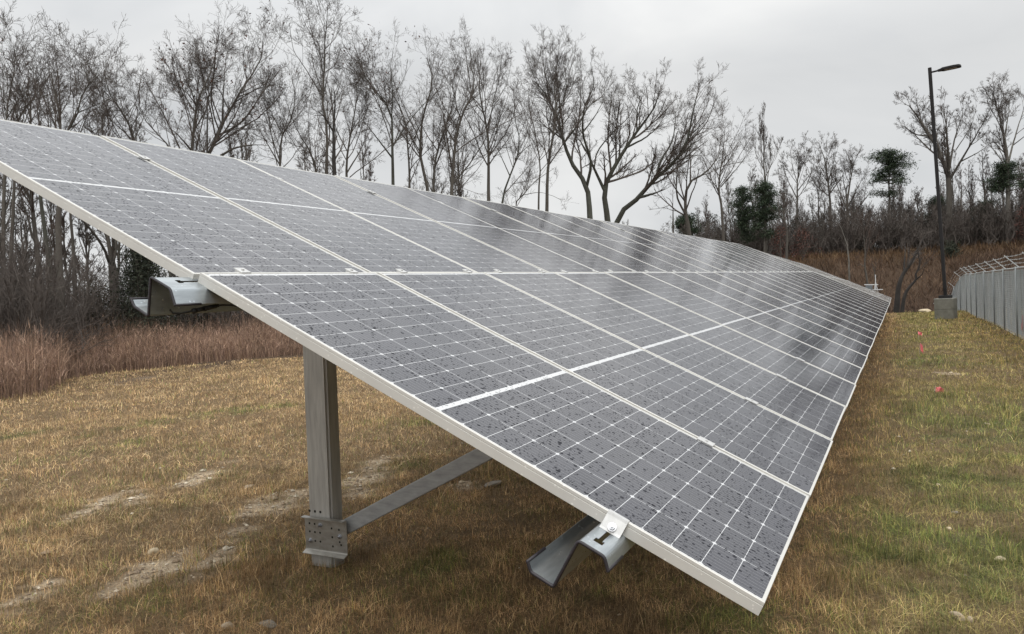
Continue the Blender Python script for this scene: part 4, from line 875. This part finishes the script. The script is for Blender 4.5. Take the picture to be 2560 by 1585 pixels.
def pine(label, D, px, ybase, ytop, wpx, clumps, seed, w=8):
    """clumps: (dx, y, radius) in photo px around the trunk"""
    rng = np.random.default_rng(seed); sc = 1.04832 * D / FPX
    P, R = limbs_world([[(px, ybase), (px + 1, (ybase + ytop) / 2), (px, ytop)]], D, w, rng); root = empty('pine_tree', P[0, 0].tolist()); o0 = P[0, 0].copy(); P = P - o0
    br_, rr, Cc = [], [], []
    ax = dp(px, ytop, D) - dp(px, ybase, D)
    for dx, y, rad in clumps:
        for s in range(4):
            c = dp(px + dx + rng.normal(0, rad * 1.3), y + rng.normal(0, rad * .5), D + rng.normal(0, abs(dx) * .3 * sc + rad * sc * .8)) - o0
            st = np.array([P[0, 8, 0], P[0, 8, 1], c[2] - rng.uniform(.1, .5)]); br_.append(resample([st, (st + c) / 2 + rng.normal(0, .1, 3) - [0, 0, .1], c], 6)); rr.append(np.linspace(.05, .015, 6))
            Cc.append(c + rng.normal(size=(int(8 + rad * .9), 3)) * rad * sc * np.array([.75, .75, .20]))
    V, Q = tubes(P, R, 8); v2, q2 = tubes(np.array(br_), np.array(rr), 4); mesh_np('trunk', np.concatenate([V, v2]), [np.concatenate([Q, q2 + len(V)])], M_BARK, root)
    leaf_quads('crown', np.concatenate(Cc), rng, .16, np.array([[.034, .052, .030], [.048, .068, .038], [.024, .036, .022], [.060, .076, .046]]), root, spread=.34, per=8, flat=.5, wd=.16)
    tag(root, label, 'pine'); return root
def cl(seed, n, w, y0, y1, r, pw=1.0):
    n = int(n * 1.3); r *= .60; q = random.Random(seed); return [(q.uniform(-1, 1) * w * (.15 + .85 * (i / n) ** pw), y0 + (y1 - y0) * i / n, r * q.uniform(.6, 1.2)) for i in range(n)]
pine('tall pine with a dark lopsided crown left of the lamp post', 88, 2120, 620, 362, 70, cl(1, 11, 32, 366, 435, 6) + [(-14, 362, 8), (-30, 378, 7), (38, 372, 8), (44, 392, 7), (32, 428, 8), (-16, 462, 6), (14, 458, 5)], 601, 9)
pine('pine with a ragged crown against the sky at the right edge', 86, 2392, 620, 385, 60, cl(2, 13, 44, 390, 455, 6) + [(70, 415, 6), (88, 425, 6), (60, 440, 6)], 602, 7)
pine('squat dark pine below the narrow poplar', 80, 1823, 640, 440, 60, cl(3, 15, 38, 440, 520, 7) + cl(31, 6, 34, 510, 570, 7), 603, 8)
pine('smaller pine at the left shoulder of the squat pine', 82, 1772, 640, 448, 40, cl(4, 11, 28, 450, 530, 6) + cl(41, 5, 26, 520, 580, 6), 604, 6)
pine('short pine in the wood behind the lamp post', 92, 2232, 640, 470, 40, cl(5, 13, 28, 474, 560, 7), 605, 6)
pine('dark low pine at the far right of the wood', 90, 2350, 640, 480, 40, cl(6, 13, 36, 484, 570, 7), 606, 6)
pine('young pine just right of the short dead stub', 70, 1637, 640, 515, 30, cl(7, 9, 18, 518, 556, 9), 607, 5)

def evergreen(label, D, px, y0, y1, wpx, seed, pal=None, group=None, n=420):
    """dense shrub from y1 (base) to y0 (top), wpx half width"""
    rng = np.random.default_rng(seed); sc = 1.04832 * D / FPX; b = dp(px, y1, D); b[2] = float(H(b[0], b[1])); hgt = max(1.0, dp(px, y0, D)[2] - b[2]); root = empty('evergreen_shrub', b.tolist())
    t = rng.random(n) ** .8; a = rng.uniform(0, 6.28, n); lob = 1 + .35 * np.sin(a * 3 + seed) + .2 * np.sin(a * 5 + t * 9)
    r = wpx * sc * (1 - t ** 1.7) ** .6 * lob * rng.uniform(.35, 1, n); C = np.stack([r * np.cos(a), r * np.sin(a), t * hgt * .97 + .1], 1)
    stems = np.stack([resample([np.array([0, 0, -.1]), C[i] * [.4, .4, .55], C[i]], 5) for i in range(0, n, 5)]); V, Q = tubes(stems, np.tile(np.linspace(.04, .01, 5), (len(stems), 1)), 4); mesh_np('stems', V, [Q], M_BARK, root)
    leaf_quads('foliage', C, rng, .055 * max(1, D / 45), pal if pal is not None else np.array([[.034, .042, .028], [.046, .054, .036], [.024, .030, .022], [.058, .062, .042]]), root, spread=.26, per=14, wd=.3)
    tag(root, label, 'shrub', group); return root
evergreen('large dark cedar bush behind the middle rail end', 31, 345, 592, 735, 66, 701, n=1100)
evergreen('lower dark cedar bush hidden right behind the near panel edge', 33, 455, 650, 735, 66, 702, n=600)
evergreen('dark evergreen bush at the left edge above the brush', 30, 80, 700, 740, 60, 703, n=260, pal=np.array([[.060, .050, .034], [.045, .042, .028], [.075, .055, .040]]))
evergreen('dark evergreen bush between the left trunks and the cedar', 31, 225, 690, 740, 60, 704, n=300, pal=np.array([[.050, .046, .032], [.040, .040, .026], [.07, .05, .036]]))
red = np.array([[.12, .055, .045], [.09, .042, .034], [.15, .075, .055]])
evergreen('russet leaved young beech left of centre in the hill wood', 80, 1862, 535, 600, 26, 705, pal=red, n=60)
evergreen('second russet leaved beech, right of the first', 82, 1915, 550, 600, 28, 706, pal=red, n=60)
evergreen('rusty leaved shrub at the very right of the hill wood', 84, 2445, 500, 590, 22, 707, pal=red * .8, n=60)
evergreen('round dark bush at the hilltop beside the lamp post', 80, 2268, 596, 625, 14, 710, n=120)
rs_ = random.Random(3)
for i in range(34):
    px = 1680 + i * 24 + rs_.uniform(-10, 10); evergreen('dark evergreen undergrowth bush along the foot of the hill wood', rs_.uniform(88, 100), px, rs_.uniform(515, 560), 600, rs_.uniform(14, 26), 720 + i, group='undergrowth bushes of the hill wood', n=110, pal=np.array([[.020, .026, .016], [.03, .034, .022], [.045, .036, .028], [.014, .018, .012]]))

def thicket():
    rng = np.random.default_rng(77)
    for (n, pxr, Dr, hr, lab, sd) in ((3000, (-80, 1200), (22, 37), (1.2, 4.1), 'tangle of thin leafless stems under the left tree line', 1), (1500, (1640, 2560), (84, 100), (1.6, 5.0), 'tangle of leafless undergrowth at the foot of the hill wood', 2)):
        px = rng.uniform(*pxr, n); D = rng.uniform(*Dr, n); h = rng.uniform(*hr, n); P = []
        if sd == 1:
            q = np.array([dp(a, 700, b) for a, b in zip(px, D)]); k = brush_depth(q[:, 0], q[:, 1]) > 4.5; px, D, h = px[k], D[k], h[k]; n = len(px)
        for i in range(n):
            p = dp(px[i], 700, D[i]); z = float(H(p[0], p[1])); d = np.cumsum(rng.normal(0, .07, (7, 2)), axis=0) * h[i]
            P.append(np.stack([p[0] + d[:, 0], p[1] + d[:, 1], z - .1 + np.linspace(0, h[i], 7)], 1))
        P = np.array(P); R = np.tile(np.linspace(.02, .006, 7), (n, 1)) * (1 if sd == 1 else 2.0)
        Vs, Qs, k0 = [], [], 0; p, r = P, R
        for lv, (nn_, lf) in enumerate(((0, 0), (7, .45), (5, .5))):
            if nn_: p, r = kids(p, r, nn_, lf, 45, .15, .6, 3, .3, rng); r = np.maximum(r, .005 * (1 if sd == 1 else 2))
            v, q = tubes(p, r, 3); Vs.append(v); Qs.append(q + k0); k0 += len(v)
        tag(mesh_np('thicket', np.concatenate(Vs), [np.concatenate(Qs)], M_TWIG), lab, kind='stuff')
thicket()

# ------------------------------------------------------------------ lamp post on its concrete pier
lb = np.array([1.80, 33.3]); lz = float(H(*lb)); lamp = empty('lamp_post', (lb[0], lb[1], lz)); lamp.rotation_euler = (0, 0, math.radians(-14))
tag(lamp, 'tall dark street lamp with a flat head on a concrete pier', 'street lamp')
ba = MB().box((-.34, -.34, -.3), (.34, .34, .40), bev=.015).build('concrete_pier', M_CONC, lamp)
MB().box((-.345, -.345, .404), (.345, .345, .80), bev=.015).build('concrete_pier', M_CONC, lamp)
MB().box((-.35, -.35, .803), (.35, .35, .835), bev=.01).build('pier_cap', M_CONC2, lamp)
MB().box((-.21, -.21, .836), (.21, .21, .955), bev=.012).build('base_cover', M_LIGHT, lamp)
ln = Matrix.Rotation(math.radians(-1.9), 4, 'Y')
q = Matrix.Translation((0, 0, .9)) @ ln
bm = bmesh.new(); bmesh.ops.create_cube(bm, size=1)
for v in bm.verts: v.co = Vector((v.co.x * .120, v.co.y * .120, (v.co.z + .5) * 9.15))
bmesh.ops.bevel(bm, geom=[e_ for e_ in bm.edges if abs(e_.verts[0].co.z - e_.verts[1].co.z) > .5], offset=.02, segments=3, affect='EDGES')
MB().bm(bm, q).build('pole', M_LIGHT, lamp)
MB().box((-.05, -.085, .28), (.05, -.066, .48), q, bev=.004).build('handhole_cover', M_LIGHT, lamp)
MB().box((.06, -.03, 8.93), (.30, .03, 8.99), q, bev=.008).build('arm', M_LIGHT, lamp)
hm = q @ Matrix.Translation((.28, 0, 8.97)) @ Matrix.Rotation(math.radians(1), 4, 'Y')
hd = MB(); bm = bmesh.new(); bmesh.ops.create_cube(bm, size=1)
sec = [(0, .07, .04), (.10, .10, .06), (.18, .18, .085), (.55, .20, .085), (.74, .18, .07), (.80, .13, .045)]
V = []; F = []
for x_, w_, t_ in sec: V += [(x_, -w_, -.045), (x_, w_, -.045), (x_, w_, t_ * .35), (x_, w_ * .6, t_ * .75), (x_, -w_ * .6, t_ * .75), (x_, -w_, t_ * .35)]
for s in range(len(sec) - 1):
    for i in range(6): a = s * 6 + i; b_ = s * 6 + (i + 1) % 6; F.append((a, b_, b_ + 6, a + 6))
F += [tuple(range(6))[::-1], tuple(range((len(sec) - 1) * 6, len(sec) * 6))]
bm.free(); hd.add([(hm @ Vector(v_))[:] for v_ in V], F); head = hd.build('lamp_head', M_LIGHT, lamp)
MB().box((.24, -.13, -.052), (.68, .13, -.0455), hm, bev=.002).build('lens', M_LENS, head)

# ------------------------------------------------------------------ chain link fence with slats and barbed wire
fence = empty('chain_link_fence', (3.0, 20, 0)); tag(fence, 'grey slatted chain link fence topped with barbed wire on slanted arms', 'fence')
FX, FY0, FY1, FH = 3.0, 9.0, 60.0, 1.80
def fx(y): return FX - 3.0 - .55 * float(sst(40, 60, y)) + .03 * math.sin(y * .5)
def fz(y): return float(H(FX, y)) 
ys_ = np.arange(FY0, FY1, .061); zz = np.array([fz(y) for y in ys_]); xx = np.array([fx(y) for y in ys_]); rngf = np.random.default_rng(2)
n = len(ys_); w_ = .0235 + rngf.uniform(-.002, .001, n); xo = rngf.uniform(-.006, .006, n); tw = rngf.uniform(-.006, .006, n)
def strip(x0, y0, y1, z0, z1, dx): return np.stack([np.stack([x0 - dx, y0, z0], 1), np.stack([x0 + dx, y1, z0], 1), np.stack([x0 + dx, y1, z1], 1), np.stack([x0 - dx, y0, z1], 1)], 1)
V = strip(xx + xo, ys_ - w_, ys_ + w_, zz + .06, zz + FH - .05 + rngf.uniform(-.02, .0, n), tw); V2 = V + np.array([.004, 0, 0]); V = np.concatenate([V.reshape(-1, 3), V2.reshape(-1, 3)]) - [0, 20, 0]
Q = np.arange(n * 8).reshape(-1, 4); cc = np.repeat(np.array([.33, .355, .35]) * (rngf.uniform(.90, 1.06, n) * (.9 + .2 * fbm(ys_ * .7, ys_ * 0, 3)))[:, None], 4, axis=0)
mesh_np('privacy_slats', V, [Q], M_SLAT, fence, col=np.concatenate([cc, cc]))
# woven wires: each climbs the fence in a zigzag
zs = np.arange(0, FH + .001, .061); k = len(zs); side = np.where(np.arange(k) % 2 == 0, -.030, .030)
sgn_ = np.where(np.arange(n) % 2 == 0, 1, -1)[:, None]
P = np.stack([np.broadcast_to(xx[:, None] - .016 + np.where(np.arange(k) % 2 == 0, -.004, .004), (n, k)), ys_[:, None] + .0305 + side[None, :] * sgn_, zz[:, None] + zs[None, :]], -1) - [0, 20, 0]
V, Q = tubes(P, np.full((n, k), .0022), 3); mesh_np('wire_mesh', V, [Q], M_WIRE, fence)
py_ = [9.3 + 3.15 * i for i in range(17)]
rp = [(fx(y), y - 20, fz(y) + FH) for y in np.arange(FY0, FY1, 1.0)]; MB().tube(rp, .021, 8).build('top_rail', M_WIRE, fence, True)
tips = []
for y in py_:
    x0, z0 = fx(y), fz(y); y -= 20
    MB().cyl((x0 - .040, y, z0 - .3), (x0 - .040, y, z0 + FH + .03), .022, k=10).build('post', M_FPOST, fence, True)
    MB().box((0, -.014, -.012), (.44, .014, .012), Matrix.Translation((x0 + .03, y, z0 + FH + .02)) @ Matrix.Rotation(math.radians(-180 + 45), 4, 'Y') , bev=.003).build('barb_arm', M_WIRE, fence)
    tips.append((x0 + .03, y, z0 + FH + .02))
for f in (.40, .28, .15):
    pts = []
    for a, b_ in zip(tips, tips[1:]):
        for t_ in (0, .25, .5, .75): pts.append((a[0] + (b_[0] - a[0]) * t_ - f * .7071, a[1] + (b_[1] - a[1]) * t_, a[2] + (b_[2] - a[2]) * t_ + f * .7071 - .02 * math.sin(math.pi * t_)))
    wb = MB().tube(pts, .0045, 4)
    for a in pts[::1]:
        for s in (-1, 1): wb.cyl((a[0] - .012, a[1] + s * .3, a[2] - .02), (a[0] + .012, a[1] + s * .3, a[2] + .02), .003, k=3, cap=False)
    wb.build('barbed_wire', M_WIRE, fence)

# pink marker on the fence and survey flags
def flag(px, py, ytop, D, label, lying=False, seed=0, w=.12, h=.09):
    rng = random.Random(seed); p = gp(px, py) if D is None else dp(px, py, D); p[2] = float(H(p[0], p[1])); root = empty('survey_flag', p.tolist()); tag(root, label, 'survey flag', 'pink survey flags in the lawn')
    hgt = max(.08, (dp(px, ytop, math.hypot(p[0] - CX, p[1] - CY))[2] - p[2])); top = Vector((rng.uniform(-.03, .03), 0, hgt))
    if lying: top = Vector((.03, .04, hgt))
    MB().cyl((0, 0, -.05), top, .0022, k=5).build('wire_stake', M_WIRE, root)
    V = []; F = []; nu, nv = 7, 4
    for v_ in range(2):
        for i in range(nu):
            for j in range(nv):
                s = i / (nu - 1); t_ = j / (nv - 1)
                V.append((top[0] + s * w * (.75 if lying else .8) + v_ * .002, top[1] + .022 * math.sin(s * 7 + t_ * 3) + v_ * .002, top[2] - t_ * h + .012 * math.sin(s * 9 + seed) - s * h * (.25 if lying else .45)))
    def id_(v_, i, j): return v_ * nu * nv + i * nv + j
    for v_ in range(2):
        for i in range(nu - 1):
            for j in range(nv - 1): F.append((id_(v_, i, j), id_(v_, i + 1, j), id_(v_, i + 1, j + 1), id_(v_, i, j + 1)))
    MB().add(V, F).build('flag', M_PINK, root); return root
flag(2192, 815, 790, None, 'farthest pink survey flag standing in the lawn', seed=1, w=.11, h=.08)
flag(2192, 845, 818, None, 'pink survey flag hanging on its wire in front of the farthest one', seed=2, w=.06, h=.15)
flag(2226, 938, 925, None, 'pink survey flag lying crumpled in the grass nearest the viewer', lying=True, seed=3, w=.13, h=.07)
mk = empty('marker_ribbon', (2.93, 20.9, 0)); tag(mk, 'strip of faded pink marker ribbon hanging on the fence at the right edge', 'ribbon')
MB().box((-.004, -.045, .30), (0, .035, .62), Matrix.Rotation(math.radians(5), 4, 'X')).box((-.007, -.01, .24), (-.0045, .09, .42), Matrix.Rotation(math.radians(-8), 4, 'X')).build('ribbon', mat('faded_pink', (.55, .2, .2), .7, noise=(30, (.4, .2, .2), 3)), mk)

# weather mast standing beyond the far table
wp = dp(2090, 690, 47.5); wz = float(H(wp[0], wp[1])); ms_ = empty('weather_mast', (wp[0], wp[1], wz)); tag(ms_, 'white weather mast with crossbar and grey box beyond the array', 'mast')
def wl(px, py, dd=0): return tuple(Vector(dp(px, py, 47.5 + dd)) - Vector((wp[0], wp[1], wz)))
MB().cyl(wl(2089, 720), wl(2087.6, 655), .022, k=8).build('pole', M_WHITE, ms_)
MB().cyl(wl(2061, 679), wl(2094, 679), .022, k=8).build('crossbar', M_WHITE, ms_)
for dx, dd in ((-5.5, 0), (5.5, .3)): MB().cyl(wl(2089 + dx, 700, dd), wl(2088, 672), .022, k=6).build('leg', M_WHITE, ms_)
a_ = wl(2064, 681); b_ = wl(2082, 700, .5); MB().box((min(a_[0], b_[0]), -.3, b_[2]), (max(a_[0], b_[0]), .1, a_[2]), bev=.02).build('grey_box', M_GREYBOX, ms_)
MB().box((wl(2089, 691)[0] - .3, -.1, wl(2089, 692)[2]), (wl(2089, 691)[0] + .35, .1, wl(2089, 690)[2]), bev=.01).build('foot_plate', M_WHITE, ms_)
